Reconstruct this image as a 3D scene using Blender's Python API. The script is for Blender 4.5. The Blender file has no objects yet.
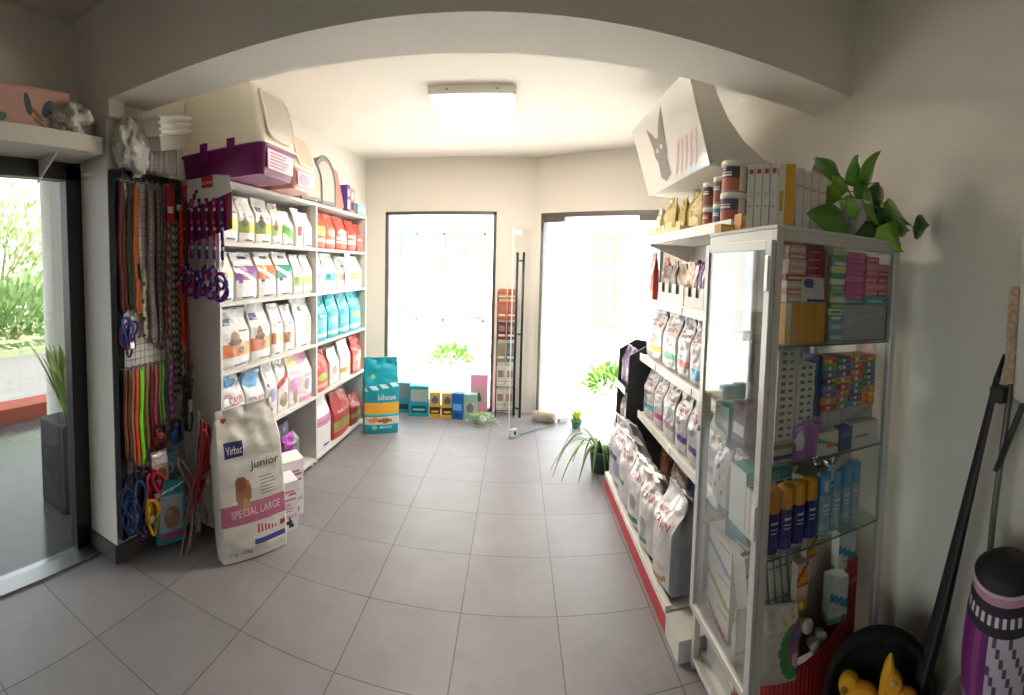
import bpy, math, random
from mathutils import Vector, Matrix
PI = math.pi
R = math.radians
scene = bpy.context.scene
COL = scene.collection

# ------------------------------------------------------------------ camera (cylindrical panorama of a phone)
F_PX, CX, CY, PITCH, ROLL, YAW, EYE = 462.79, 512.0, 296.315, -0.0582, 0.02577, -0.0093, 1.617
cam_d = bpy.data.cameras.new('panorama_camera')
cam = bpy.data.objects.new('panorama_camera', cam_d)
COL.objects.link(cam)
cam_d.type = 'PANO'
cam_d.panorama_type = 'CENTRAL_CYLINDRICAL'
cam_d.central_cylindrical_range_u_min = -CX / F_PX
cam_d.central_cylindrical_range_u_max = (1024 - CX) / F_PX
cam_d.central_cylindrical_range_v_min = -(695 - CY) / F_PX
cam_d.central_cylindrical_range_v_max = CY / F_PX
cam_d.central_cylindrical_radius = 1.0
cam_d.clip_start = 0.02
def _cam_matrix():
    cp, sp, cr, sr = math.cos(PITCH), math.sin(PITCH), math.cos(ROLL), math.sin(ROLL)
    c, s = math.cos(YAW), math.sin(YAW)
    rx = Matrix(((1, 0, 0), (0, cp, sp), (0, -sp, cp)))
    ry = Matrix(((cr, 0, sr), (0, 1, 0), (-sr, 0, cr)))
    rz = Matrix(((c, -s, 0), (s, c, 0), (0, 0, 1)))
    m = (rx @ ry @ rz).transposed()          # camera (right, forward, up) -> world
    right, fwd, up = m.col[0], m.col[1], m.col[2]
    w = Matrix((right, up, -fwd)).transposed().to_4x4()
    w.translation = (0, 0, EYE)
    return w
cam.matrix_world = _cam_matrix()
scene.camera = cam

# ------------------------------------------------------------------ sky, sun, exposure
w = bpy.data.worlds.new('daylight'); scene.world = w; w.use_nodes = True
bg = w.node_tree.nodes['Background']
bg.inputs['Color'].default_value = (0.86, 0.93, 1.0, 1)
bg.inputs['Strength'].default_value = 4.0
sun_d = bpy.data.lights.new('sun', 'SUN'); sun_d.energy = 20.0; sun_d.angle = R(2); sun_d.color = (1, 0.96, 0.9)
sun = bpy.data.objects.new('sun', sun_d); COL.objects.link(sun)
sun.rotation_euler = Vector((-0.28, 0.06, -1.0)).to_track_quat('-Z', 'Y').to_euler()
def portal(loc, rot, sx, sy):
    d = bpy.data.lights.new('window_portal', 'AREA'); d.shape = 'RECTANGLE'; d.size = sx; d.size_y = sy
    d.cycles.is_portal = True
    o = bpy.data.objects.new('window_portal', d); COL.objects.link(o); o.location = loc; o.rotation_euler = rot
portal((-0.86, 5.3, 1.12), (R(-90), 0, 0), 1.3, 2.3)
portal((0.95, 4.9, 1.12), (R(-90), 0, R(-37)), 1.6, 2.3)
portal((-2.35, 0.5, 1.07), (0, R(-90), 0), 2.2, 2.2)
scene.view_settings.view_transform = 'Standard'
scene.view_settings.look = 'None'
scene.view_settings.gamma = 1
scene.view_settings.use_curve_mapping = False
scene.view_settings.exposure = 0.95
cy = scene.cycles
cy.max_bounces = 10; cy.diffuse_bounces = 6; cy.glossy_bounces = 4; cy.transmission_bounces = 6
cy.transparent_max_bounces = 24; cy.caustics_reflective = False; cy.caustics_refractive = False
cy.use_denoising = True
cy.sample_clamp_indirect = 6.0

# ------------------------------------------------------------------ materials
def lin(h):
    if isinstance(h, str):
        h = h.lstrip('#'); c = [int(h[i:i + 2], 16) / 255 for i in (0, 2, 4)]
        return tuple((x / 12.92 if x <= .04045 else ((x + .055) / 1.055) ** 2.4) for x in c) + (1,)
    return tuple(h) + (1,)
_mats = {}
def M(col, rough=.5, metal=0., bump=0., bscale=40., coat=0., trans=0., alpha=1., mottle=0.):
    key = (col, rough, metal, bump, bscale, coat, trans, alpha, mottle)
    if key in _mats: return _mats[key]
    m = bpy.data.materials.new('material_' + str(col).strip('#()').replace(', ', '_')); m.use_nodes = True
    nt = m.node_tree; b = nt.nodes['Principled BSDF']
    b.inputs['Base Color'].default_value = lin(col); b.inputs['Roughness'].default_value = rough
    b.inputs['Metallic'].default_value = metal; b.inputs['Coat Weight'].default_value = coat
    b.inputs['Transmission Weight'].default_value = trans; b.inputs['Alpha'].default_value = alpha
    if bump or mottle:
        tc = nt.nodes.new('ShaderNodeTexCoord')
        n = nt.nodes.new('ShaderNodeTexNoise'); n.inputs['Scale'].default_value = bscale; n.inputs['Detail'].default_value = 4
        nt.links.new(tc.outputs['Object'], n.inputs['Vector'])
        if bump:
            bp = nt.nodes.new('ShaderNodeBump'); bp.inputs['Strength'].default_value = bump; bp.inputs['Distance'].default_value = .01
            nt.links.new(n.outputs['Fac'], bp.inputs['Height']); nt.links.new(bp.outputs['Normal'], b.inputs['Normal'])
        if mottle:
            r = nt.nodes.new('ShaderNodeValToRGB'); c = lin(col)
            r.color_ramp.elements[0].color = tuple(x * (1 - mottle) for x in c[:3]) + (1,)
            r.color_ramp.elements[1].color = tuple(min(1, x * (1 + mottle)) for x in c[:3]) + (1,)
            r.color_ramp.elements[0].position = .35; r.color_ramp.elements[1].position = .65
            nt.links.new(n.outputs['Fac'], r.inputs['Fac']); nt.links.new(r.outputs['Color'], b.inputs['Base Color'])
    _mats[key] = m
    return m
def film(col): return M(col, .34, 0, .35, 28, .15)        # printed plastic film of a food bag
def silver(col): return M(col, .3, .35, .45, 30, .1)
def card(col): return M(col, .5)
def cloth(col): return M(col, .8, 0, .3, 120)
WHITE_MELAMINE = M('#d9d7d2', .45)
WHITE_PAINT = M('#dedbd4', .4)

def glass_material(name, tint=(1, 1, 1), refl=1.0):
    m = bpy.data.materials.new(name); m.use_nodes = True; nt = m.node_tree; nt.nodes.clear()
    out = nt.nodes.new('ShaderNodeOutputMaterial'); mix = nt.nodes.new('ShaderNodeMixShader')
    t = nt.nodes.new('ShaderNodeBsdfTransparent'); g = nt.nodes.new('ShaderNodeBsdfGlossy'); lw = nt.nodes.new('ShaderNodeLayerWeight')
    lw.inputs['Blend'].default_value = .5
    pw = nt.nodes.new('ShaderNodeMath'); pw.operation = 'POWER'; pw.inputs[1].default_value = 5
    ma = nt.nodes.new('ShaderNodeMath'); ma.operation = 'MULTIPLY_ADD'; ma.inputs[1].default_value = .9 * refl; ma.inputs[2].default_value = .04 * refl
    ma.use_clamp = True
    t.inputs['Color'].default_value = tint + (1,); g.inputs['Roughness'].default_value = 0.01
    nt.links.new(lw.outputs['Facing'], pw.inputs[0]); nt.links.new(pw.outputs[0], ma.inputs[0]); nt.links.new(ma.outputs[0], mix.inputs[0])
    nt.links.new(t.outputs[0], mix.inputs[1]); nt.links.new(g.outputs[0], mix.inputs[2]); nt.links.new(mix.outputs[0], out.inputs[0])
    return m
GLASS = glass_material('clear_glass', (.97, .98, .975), 1.3)
GLASS_TINTED = glass_material('tinted_glass', (.62, .62, .605), 1.1)
GLASS_SHELF = glass_material('shelf_glass', (.86, .93, .9), 1.0)
FILM_CLEAR = glass_material('clear_film', (.93, .93, .93), 2.2)

def wall_material(name, col, rough=.85):
    return M(col, rough, 0, .08, 90, 0, 0, 1., .012)
WALL = wall_material('plaster', '#ddd8d0')
WALL_FRONT = wall_material('plaster_front', '#d8d3ca')
CEIL = wall_material('ceiling_paint', '#e2ded6')

def floor_material():
    m = bpy.data.materials.new('porcelain_tiles'); m.use_nodes = True; nt = m.node_tree; b = nt.nodes['Principled BSDF']
    geo = nt.nodes.new('ShaderNodeNewGeometry'); mp = nt.nodes.new('ShaderNodeMapping')
    mp.inputs['Location'].default_value = (1.1172 + .45 * 20, -1.618 + .45 * 20, 0)
    nt.links.new(geo.outputs['Position'], mp.inputs['Vector'])
    br = nt.nodes.new('ShaderNodeTexBrick'); br.offset = 0; br.squash = 1
    br.inputs['Scale'].default_value = 1; br.inputs['Brick Width'].default_value = .45; br.inputs['Row Height'].default_value = .45
    br.inputs['Mortar Size'].default_value = .0028; br.inputs['Mortar Smooth'].default_value = .3; br.inputs['Bias'].default_value = 0
    br.inputs['Color1'].default_value = lin('#827f83'); br.inputs['Color2'].default_value = lin('#888589'); br.inputs['Mortar'].default_value = lin('#565356')
    nt.links.new(mp.outputs[0], br.inputs['Vector'])
    n = nt.nodes.new('ShaderNodeTexNoise'); n.inputs['Scale'].default_value = 3.5; n.inputs['Detail'].default_value = 8; n.inputs['Roughness'].default_value = .65
    nt.links.new(geo.outputs['Position'], n.inputs['Vector'])
    r = nt.nodes.new('ShaderNodeValToRGB'); r.color_ramp.elements[0].position = .3; r.color_ramp.elements[1].position = .72
    r.color_ramp.elements[0].color = (.86, .86, .86, 1); r.color_ramp.elements[1].color = (1.1, 1.1, 1.1, 1)
    nt.links.new(n.outputs['Fac'], r.inputs['Fac'])
    mx = nt.nodes.new('ShaderNodeMix'); mx.data_type = 'RGBA'; mx.blend_type = 'MULTIPLY'; mx.inputs[0].default_value = 1
    nt.links.new(br.outputs['Color'], mx.inputs[6]); nt.links.new(r.outputs['Color'], mx.inputs[7]); nt.links.new(mx.outputs[2], b.inputs['Base Color'])
    rr = nt.nodes.new('ShaderNodeMapRange'); rr.inputs['To Min'].default_value = .34; rr.inputs['To Max'].default_value = .5
    nt.links.new(n.outputs['Fac'], rr.inputs['Value']); nt.links.new(rr.outputs[0], b.inputs['Roughness'])
    bp = nt.nodes.new('ShaderNodeBump'); bp.inputs['Strength'].default_value = .4; bp.inputs['Distance'].default_value = .002; bp.invert = True
    nt.links.new(br.outputs['Fac'], bp.inputs['Height']); nt.links.new(bp.outputs['Normal'], b.inputs['Normal'])
    return m
FLOOR = floor_material()

# ------------------------------------------------------------------ object helpers
def tag(o, label=None, cat=None, group=None, kind=None):
    if label: o['label'] = label
    if cat: o['category'] = cat
    if group: o['group'] = group
    if kind: o['kind'] = kind
    return o
def thing(name, label, cat, loc=(0, 0, 0), rz=0., group=None, rot=None):
    o = bpy.data.objects.new(name, None); COL.objects.link(o); o.location = loc
    o.rotation_euler = rot if rot else (0, 0, rz); o.empty_display_size = .05
    return tag(o, label, cat, group)
class MB:
    """collects polygons with their materials; build() links them as one mesh object"""
    def __init__(s): s.v = []; s.f = []; s.m = []; s.ml = []; s.sm = []
    def mi(s, m):
        if m not in s.ml: s.ml.append(m)
        return s.ml.index(m)
    def poly(s, pts, m, smooth=False):
        i = len(s.v); s.v += [tuple(p) for p in pts]; s.f.append(tuple(range(i, i + len(pts)))); s.m.append(s.mi(m)); s.sm.append(smooth)
    def box(s, x0, x1, y0, y1, z0, z1, m, T=None):
        P = [(x0, y0, z0), (x1, y0, z0), (x1, y1, z0), (x0, y1, z0), (x0, y0, z1), (x1, y0, z1), (x1, y1, z1), (x0, y1, z1)]
        if T: P = [tuple(T @ Vector(p)) for p in P]
        i = len(s.v); s.v += P; k = s.mi(m)
        for q in ((0, 3, 2, 1), (4, 5, 6, 7), (0, 1, 5, 4), (1, 2, 6, 5), (2, 3, 7, 6), (3, 0, 4, 7)):
            s.f.append(tuple(i + a for a in q)); s.m.append(k); s.sm.append(False)
        return s
    def grid(s, fn, nu, nv, m, smooth=True, mfn=None, closed=False):
        """fn(i, j) -> point; i in 0..nu, j in 0..nv; closed joins i=nu to i=0"""
        i0 = len(s.v); cu = nu if closed else nu + 1
        for j in range(nv + 1):
            for i in range(cu): s.v.append(tuple(fn(i, j)))
        for j in range(nv):
            for i in range(nu):
                a = i0 + j * cu + i; b = i0 + j * cu + (i + 1) % cu
                s.f.append((a, b, b + cu, a + cu)); s.m.append(s.mi(mfn(i, j) if mfn else m)); s.sm.append(smooth)
        return s
    def prism(s, pts, axis, a, b, m):
        """extrude a 2D outline along axis between a and b; pts are the two other coordinates in xyz order"""
        def P(p, t):
            q = list(p); q.insert('xyz'.index(axis), t); return tuple(q)
        n = len(pts)
        s.poly([P(p, a) for p in pts][::-1], m); s.poly([P(p, b) for p in pts], m)
        for i in range(n): s.poly([P(pts[i], a), P(pts[(i + 1) % n], a), P(pts[(i + 1) % n], b), P(pts[i], b)], m)
        return s
    def tube(s, pts, r, m, n=8, closed=False, mfn=None, cap=True):
        pts = [Vector(p) for p in pts]; N = len(pts); rings = []
        prev = None
        for k in range(N):
            if closed: t = pts[(k + 1) % N] - pts[k - 1]
            else: t = pts[min(k + 1, N - 1)] - pts[max(k - 1, 0)]
            if t.length < 1e-9: t = Vector((0, 0, 1))
            t.normalize()
            if prev is None:
                up = Vector((0, 0, 1)) if abs(t.z) < .9 else Vector((1, 0, 0)); a = t.cross(up).normalized()
            else:
                a = (prev - t * prev.dot(t))
                a = a.normalized() if a.length > 1e-6 else t.orthogonal().normalized()
            prev = a; b = t.cross(a); rr = r[k] if isinstance(r, (list, tuple)) else r
            rings.append([pts[k] + (a * math.cos(2 * PI * q / n) + b * math.sin(2 * PI * q / n)) * rr for q in range(n)])
        i0 = len(s.v)
        for rg in rings: s.v += [tuple(p) for p in rg]
        K = N if closed else N - 1
        for k in range(K):
            for q in range(n):
                k2 = (k + 1) % N
                s.f.append((i0 + k * n + q, i0 + k * n + (q + 1) % n, i0 + k2 * n + (q + 1) % n, i0 + k2 * n + q))
                s.m.append(s.mi(mfn(k, q) if mfn else m)); s.sm.append(True)
        if cap and not closed:
            s.f.append(tuple(i0 + q for q in range(n))[::-1]); s.m.append(s.mi(m)); s.sm.append(False)
            s.f.append(tuple(i0 + (N - 1) * n + q for q in range(n))); s.m.append(s.mi(m)); s.sm.append(False)
        return s
    def lathe(s, prof, m, n=24, c=(0, 0, 0), mfn=None, smooth=True):
        def fn(i, j):
            r, z = prof[j]; a = 2 * PI * i / n; return (c[0] + r * math.cos(a), c[1] + r * math.sin(a), c[2] + z)
        return s.grid(fn, n, len(prof) - 1, m, smooth, (lambda i, j: mfn(i, j)) if mfn else None, closed=True)
    def ribbon(s, pts, wv, th, m, mfn=None):
        """flat strap: pts centre line, wv half-width vector (or list), th half thickness"""
        pts = [Vector(p) for p in pts]; N = len(pts); i0 = len(s.v)
        for k in range(N):
            t = (pts[min(k + 1, N - 1)] - pts[max(k - 1, 0)]).normalized()
            W = Vector(wv[k]) if isinstance(wv, list) else Vector(wv)
            nrm = t.cross(W)
            nrm = nrm.normalized() * th if nrm.length > 1e-9 else Vector((0, th, 0))
            s.v += [tuple(pts[k] - W - nrm), tuple(pts[k] + W - nrm), tuple(pts[k] + W + nrm), tuple(pts[k] - W + nrm)]
        for k in range(N - 1):
            for q in range(4):
                a = i0 + k * 4 + q; b = i0 + k * 4 + (q + 1) % 4
                s.f.append((a, b, b + 4, a + 4)); s.m.append(s.mi(mfn(k) if mfn else m)); s.sm.append(q in (0, 2))
        s.f.append((i0 + 3, i0 + 2, i0 + 1, i0)); s.m.append(s.mi(m)); s.sm.append(False)
        e = i0 + (N - 1) * 4
        s.f.append((e, e + 1, e + 2, e + 3)); s.m.append(s.mi(m)); s.sm.append(False)
        return s
    def mesh(s, name):
        me = bpy.data.meshes.new(name); me.from_pydata(s.v, [], s.f)
        for m in s.ml: me.materials.append(m)
        me.polygons.foreach_set('material_index', s.m); me.polygons.foreach_set('use_smooth', s.sm); me.update()
        return me
    def build(s, name, parent=None, bevel=0., loc=None, rz=None):
        o = bpy.data.objects.new(name, s.mesh(name)); COL.objects.link(o)
        if parent: o.parent = parent
        if loc: o.location = loc
        if rz is not None: o.rotation_euler = (0, 0, rz)
        if bevel:
            b = o.modifiers.new('bevel', 'BEVEL'); b.width = bevel; b.segments = 2; b.limit_method = 'ANGLE'
            we = o.modifiers.new('weld', 'WELD'); we.merge_threshold = 1e-5
            o.modifiers.move(1, 0)
        return o
def struct(name, mb, bevel=0.): return tag(mb.build(name, None, bevel), kind='structure')
def children(o): return [c for c in bpy.data.objects if c.parent == o]
def copy_tree(o, parent=None):
    kids = children(o); c = o.copy(); COL.objects.link(c); c.parent = parent
    for k in kids: copy_tree(k, c)
    return c

# lettering: glyph outlines from the built-in font, laid on any surface fn(u, v) with u, v in 0..1
_glyph = {}
def glyphs(text, res=2):
    if (text, res) in _glyph: return _glyph[(text, res)]
    cu = bpy.data.curves.new('lettering', 'FONT'); cu.body = text; cu.resolution_u = res; cu.fill_mode = 'FRONT'
    ob = bpy.data.objects.new('lettering', cu); COL.objects.link(ob)
    dg = bpy.context.evaluated_depsgraph_get(); me = bpy.data.meshes.new_from_object(ob.evaluated_get(dg))
    vs = [v.co.copy() for v in me.vertices]; fs = [tuple(p.vertices) for p in me.polygons]
    bpy.data.objects.remove(ob); bpy.data.curves.remove(cu); bpy.data.meshes.remove(me)
    x0 = min(v.x for v in vs); x1 = max(v.x for v in vs); y0 = min(v.y for v in vs); y1 = max(v.y for v in vs)
    vs = [((v.x - x0) / (x1 - x0), (v.y - y0) / (y1 - y0)) for v in vs]
    _glyph[(text, res)] = (vs, fs)
    return _glyph[(text, res)]
def letter(mb, text, fn, u0, v0, u1, v1, m, skew=0.):
    vs, fs = glyphs(text); i0 = len(mb.v)
    for (a, b) in vs:
        mb.v.append(tuple(fn(u0 + (u1 - u0) * a, v0 + (v1 - v0) * b + skew * a)))
    for f in fs: mb.f.append(tuple(i0 + i for i in f)); mb.m.append(mb.mi(m)); mb.sm.append(False)

def sstep(a, b, x):
    t = max(0., min(1., (x - a) / (b - a))); return t * t * (3 - 2 * t)
def noise3(x, y, z, seed=0):
    from mathutils import noise
    return noise.noise(Vector((x + seed * 7.13, y + seed * 3.7, z - seed * 5.1)))

# ------------------------------------------------------------------ food bags
def hit(sh, u, v):
    k = sh[0]
    if k == 'r': return sh[1] <= u <= sh[3] and sh[2] <= v <= sh[4]
    if k == 'e': return ((u - sh[1]) / sh[3]) ** 2 + ((v - sh[2]) / sh[4]) ** 2 <= 1
    if k == 'd':                      # slanted band: centre line v = a + b u, half width
        return abs(v - (sh[1] + sh[2] * u)) <= sh[3]
    if k == 'a':                      # everything above the line v = a + b u + c (u-.5)^2
        return v > sh[1] + sh[2] * u + sh[3] * (u - .5) ** 2
def bag_surface(w, h, d, seed=0, pinch=.55, flop=0., crumple=.012, lean=0., skew=0., shoulder=1.):
    """returns S(side, u, t): side 0 front, 1 right, 2 back, 3 left"""
    def D(t):
        base = .80 + .20 * sstep(0, .08, t)
        top = 1 - sstep(pinch, 1.0, t) ** .8 * .93
        return d / 2 * base * top
    steps = 40; path = [(0., 0.)]; th = 0.
    for k in range(steps):
        t = (k + .5) / steps; th = lean + flop * sstep(pinch + .12, .98, t)
        path.append((path[-1][0] - math.sin(th) * h / steps, path[-1][1] + math.cos(th) * h / steps))
    def C(t):
        x = t * steps; k = min(steps - 1, int(x)); f = x - k
        y, z = path[k][0] * (1 - f) + path[k + 1][0] * f, path[k][1] * (1 - f) + path[k + 1][1] * f
        th = lean + flop * sstep(pinch + .12, .98, t); return y, z, th
    def S(side, u, t):
        Dt = D(t); q = u * 2 - 1
        W = w / 2 * (1 + .03 * math.sin(PI * min(1, t * 1.2)) - (1 - shoulder) * sstep(pinch, 1, t))
        side_d = Dt * .78
        if side in (0, 2):
            bulge = side_d + (Dt - side_d) * math.cos(q * PI / 2)
            x, y = W * q, -bulge
            if side == 2: x, y = -x, -y
        else:
            tuck = .55 * sstep(pinch - .1, 1, t) + .02
            x = W * (1 - tuck * (1 - abs(q)) * min(1, d / w * 1.1)); y = q * side_d
            if side == 3: x, y = -x, -y
        a = crumple * (.35 + 1.1 * sstep(pinch - .15, .95, t)) * (h / .4) ** .5
        n1 = noise3(x * 14 / (w / .2), t * 6, y * 5, seed); n2 = noise3(x * 30 / (w / .2), t * 15, 3 + y * 9, seed + 3)
        edge = 1 - .6 * (abs(q) ** 6 if side in (0, 2) else 1 - 0.2)
        k = 1 if side == 0 else (-1 if side == 2 else 0)
        y += k * a * (n1 * 1.2 + n2 * .5) * edge * -1 * sstep(0, .05, t)
        cy_, cz, th = C(t)
        z_off = 0
        if side in (0, 2): z_off = .012 * h * noise3(q * 2.5 + seed, 0, 0, seed) * sstep(.9, 1, t)
        Y = cy_ + y * math.cos(th); Z = cz + y * math.sin(th) + z_off + skew * (x / w) * t ** 3
        return Vector((x + 0.0, Y, max(0.0, Z)))
    return S
def bag(name, label, loc, rz, w, h, d, base, shapes=(), side='', back='', seed=0, nu=12, nv=24, kind=film, texts=(), group=None,
        pinch=.55, flop=0., crumple=.012, lean=0., skew=0., shoulder=1., cat='bag', roll=0., tilt=0.):
    S = bag_surface(w, h, d, seed, pinch, flop, crumple, lean, skew, shoulder)
    side = side or base; back = back or side
    if any(q[0] != 'r' for q in shapes): nu, nv = max(nu, 30), max(nv, 56)
    us = set(i / nu for i in range(nu + 1)); vs = set(j / nv for j in range(nv + 1))
    for sh in shapes:
        if sh[0] == 'r':
            us |= {max(0, sh[1]), min(1, sh[3])}; vs |= {max(0, sh[2]), min(1, sh[4])}
    def clean(q):
        q = sorted(q); out = [q[0]]
        for x in q[1:]:
            if x - out[-1] > 1e-4: out.append(x)
        return out
    us, vs = clean(us), clean(vs)
    ns = 4; ring = []
    for u in us[:-1]: ring.append((0, u))
    for k in range(ns): ring.append((1, k / ns))
    for u in [1 - x for x in us[::-1]][:-1]: ring.append((2, u))
    for k in range(ns): ring.append((3, k / ns))
    n = len(ring); mb = MB()
    def col(i, j):
        sd, u = ring[i]; v = (vs[j] + vs[j + 1]) / 2
        if sd == 0:
            u2 = ring[i + 1][1] if ring[i + 1][0] == 0 else 1.; uc = (u + u2) / 2; c = base
            for sh in shapes:
                if hit(sh, uc, v): c = sh[-1]
            return kind(c)
        return kind(side if sd in (1, 3) else back)
    mb.grid(lambda i, j: S(ring[i][0], ring[i][1], vs[j]), n, len(vs) - 1, None, True, col, closed=True)
    mb.poly([S(a, b, 0) for a, b in ring][::-1], kind(back)); mb.poly([S(a, b, 1) for a, b in ring], kind(side))
    o = mb.build(name)
    o.location = loc; o.rotation_euler = (tilt, roll, rz); o.rotation_mode = 'XYZ'
    tag(o, label, cat, group)
    if texts:
        tb = MB()
        for (txt, u0, v0, u1, v1, c, *sk) in texts:
            letter(tb, txt, lambda u, v: S(0, min(1, max(0, u)), min(1, v)) + Vector((0, -.0035, 0)), u0, v0, u1, v1, card(c), sk[0] if sk else 0)
        tb.build('lettering', o)
    return o

# ------------------------------------------------------------------ cartons with printed faces
def carton(name, label, loc, w, d, h, base, front=(), side=(), top=(), rz=0., group=None, texts=(), rot=None, cat='box', gap=True, fin=card):
    """origin at the base centre; front faces -Y; shapes are rectangles in 0..1 of a face"""
    mb = MB()
    def face(fn, shapes):
        us = {0., 1.}; vs = {0., 1.}
        for sh in shapes:
            if sh[0] == 'r': us |= {max(0, sh[1]), min(1, sh[3])}; vs |= {max(0, sh[2]), min(1, sh[4])}
            else:
                us |= {i / 14 for i in range(15)}; vs |= {i / 14 for i in range(15)}
        us, vs = sorted(us), sorted(vs)
        for a, b in zip(us, us[1:]):
            for c, e in zip(vs, vs[1:]):
                k = base
                for sh in shapes:
                    if hit(sh, (a + b) / 2, (c + e) / 2): k = sh[-1]
                mb.poly([fn(a, c), fn(b, c), fn(b, e), fn(a, e)], fin(k))
    X, Y = w / 2, d / 2
    ff = lambda u, v: (-X + w * u, -Y, h * v)
    face(ff, front); face(lambda u, v: (X, -Y + d * u, h * v), side); face(lambda u, v: (-X, Y - d * u, h * v), side)
    face(lambda u, v: (-X + w * u, -Y + d * v, h), top)
    mb.poly([(X, Y, 0), (-X, Y, 0), (-X, Y, h), (X, Y, h)], fin(base)); mb.poly([(-X, Y, 0), (X, Y, 0), (X, -Y, 0), (-X, -Y, 0)], fin(base))
    o = mb.build(name); o.location = loc; o.rotation_euler = rot or (0, 0, rz)
    tag(o, label, cat, group)
    if gap:
        fl = MB(); fl.box(-X * .96, X * .96, -Y * .985, -Y * .93, h * 1.0005, h * 1.0005 + .0008, fin(base)); fl.build('closing_flap', o)
    if texts:
        tb = MB()
        for (txt, u0, v0, u1, v1, c) in texts: letter(tb, txt, lambda u, v: (-X + w * u, -Y - .0012, h * v), u0, v0, u1, v1, fin(c))
        tb.build('lettering', o)
    return o

# ================================================================== ROOM SHELL
def quadprism(pts, z0, z1, m):
    return MB().prism(pts, 'z', z0, z1, m)
struct('floor', quadprism([(-2.12, -2.0), (1.75, -2.0), (1.75, 4.2), (.25, 5.32), (-2.12, 5.32)], -.12, 0, FLOOR))
def lx(y): return -1.9 + .0448 * (y - 1.58)            # inner face of the left wall
def rx(y): return 1.40 + .046 * (y - 1.0)              # inner face of the right wall
struct('wall_left', quadprism([(lx(1.58), 1.58), (lx(5.3), 5.3), (lx(5.3) - .3, 5.3), (-2.3, 1.58)], 0, 3.0, WALL))
struct('wall_right', quadprism([(rx(-2), -2), (rx(-2) + .25, -2), (rx(4.5) + .25, 4.5), (rx(4.5), 4.5)], 0, 3.1, WALL_FRONT))
struct('wall_rear', quadprism([(-2.3, -2.0), (-2.3, -2.15), (1.6, -2.15), (1.6, -2.0)], 0, 3.1, WALL_FRONT))
mb = MB(); mb.box(-2.32, -2.15, -2.0, 1.6, 2.2, 3.05, WALL_FRONT); mb.box(-2.32, -2.15, -2.0, -.95, 0, 2.2, WALL_FRONT)
struct('wall_left_front', mb)
mb = MB(); mb.box(-1.98, -1.5, 5.15, 5.33, 0, 3.0, WALL); mb.box(-1.5, -.23, 5.15, 5.33, 2.25, 3.0, WALL); mb.box(-.23, .225, 5.15, 5.33, 0, 3.0, WALL)
struct('wall_back', mb)
DW = Matrix.Translation((.22, 5.15, 0)) @ Matrix.Rotation(R(-37), 4, 'Z')        # frame of the slanted door wall
mb = MB(); mb.box(-.02, .05, 0, .18, 0, 3.0, WALL, DW); mb.box(.05, 1.47, 0, .18, 2.24, 3.0, WALL, DW); mb.box(1.47, 1.85, 0, .18, 0, 3.0, WALL, DW)
struct('wall_back_right', mb)
BN = lambda x: 1.58 + .035 * (x + 1.9); BF = lambda x: 1.87 + .045 * (x + 1.9)
struct('ceiling_beam', quadprism([(-1.97, BN(-1.97)), (1.7, BN(1.7)), (1.7, BF(1.7)), (-1.97, BF(-1.97))], 2.5, 3.1, CEIL))
struct('ceiling', quadprism([(-2.1, 1.8), (1.8, 1.9), (1.8, 4.6), (.3, 5.4), (-2.1, 5.4)], 2.85, 3.0, CEIL))
struct('ceiling_front', MB().box(-2.3, 1.7, -2.1, 1.75, 3.0, 3.12, M('#c9c4ba', .9)))
# tiled baseboard round the wall end and a strip below the left glass
BASE = M('#565354', .5, 0, 0, 40, 0, 0, 1., .06)
mb = MB(); mb.box(-2.16, -1.888, 1.566, 1.58, 0, .095, BASE); mb.box(-1.9, -1.886, 1.566, 2.1, 0, .095, BASE)
struct('baseboard_left', mb)
struct('baseboard_right', MB().prism([(rx(-2), -2), (rx(1.1), 1.1), (rx(1.1) - .012, 1.1), (rx(-2) - .012, -2)], 'z', 0, .08, BASE))
ALU = M('#8e8f90', .35, .9)
struct('trim_1', MB().box(-2.13, -2.03, -.95, 1.565, 0, .012, ALU), .003)

FRAME = M('#5c5956', .4, .3)
def window_frame(name, T, x0, x1, z0, z1, fw, dpt, mat, muntins=()):
    mb = MB()
    mb.box(x0, x0 + fw, 0, dpt, z0, z1, mat, T); mb.box(x1 - fw, x1, 0, dpt, z0, z1, mat, T); mb.box(x0, x1, 0, dpt, z1 - fw, z1, mat, T)
    mb.box(x0, x1, 0, dpt, z0, z0 + fw * .8, mat, T)
    for m_ in muntins: mb.box(m_ - fw / 3, m_ + fw / 3, 0, dpt, z0, z1, mat, T)
    o = struct(name, mb, .003)
    return o
T1 = Matrix.Translation((0, 5.16, 0))
f1 = window_frame('window_1', T1, -1.5, -.23, 0, 2.25, .035, .07, FRAME)
MB().box(-1.47, -.26, 5.19, 5.196, .03, 2.22, GLASS).build('pane', f1)
mb = MB(); mb.box(.05, .085, 0, .07, 0, 2.24, FRAME, DW); mb.box(1.435, 1.47, 0, .07, 0, 2.24, FRAME, DW); mb.box(.05, 1.47, 0, .07, 2.19, 2.24, FRAME, DW)
mb.box(.08, .34, .01, .055, 2.14, 2.19, FRAME, DW); mb.box(1.2, 1.44, .01, .055, 2.14, 2.19, FRAME, DW)
d1 = struct('door_1', mb, .003)
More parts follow.
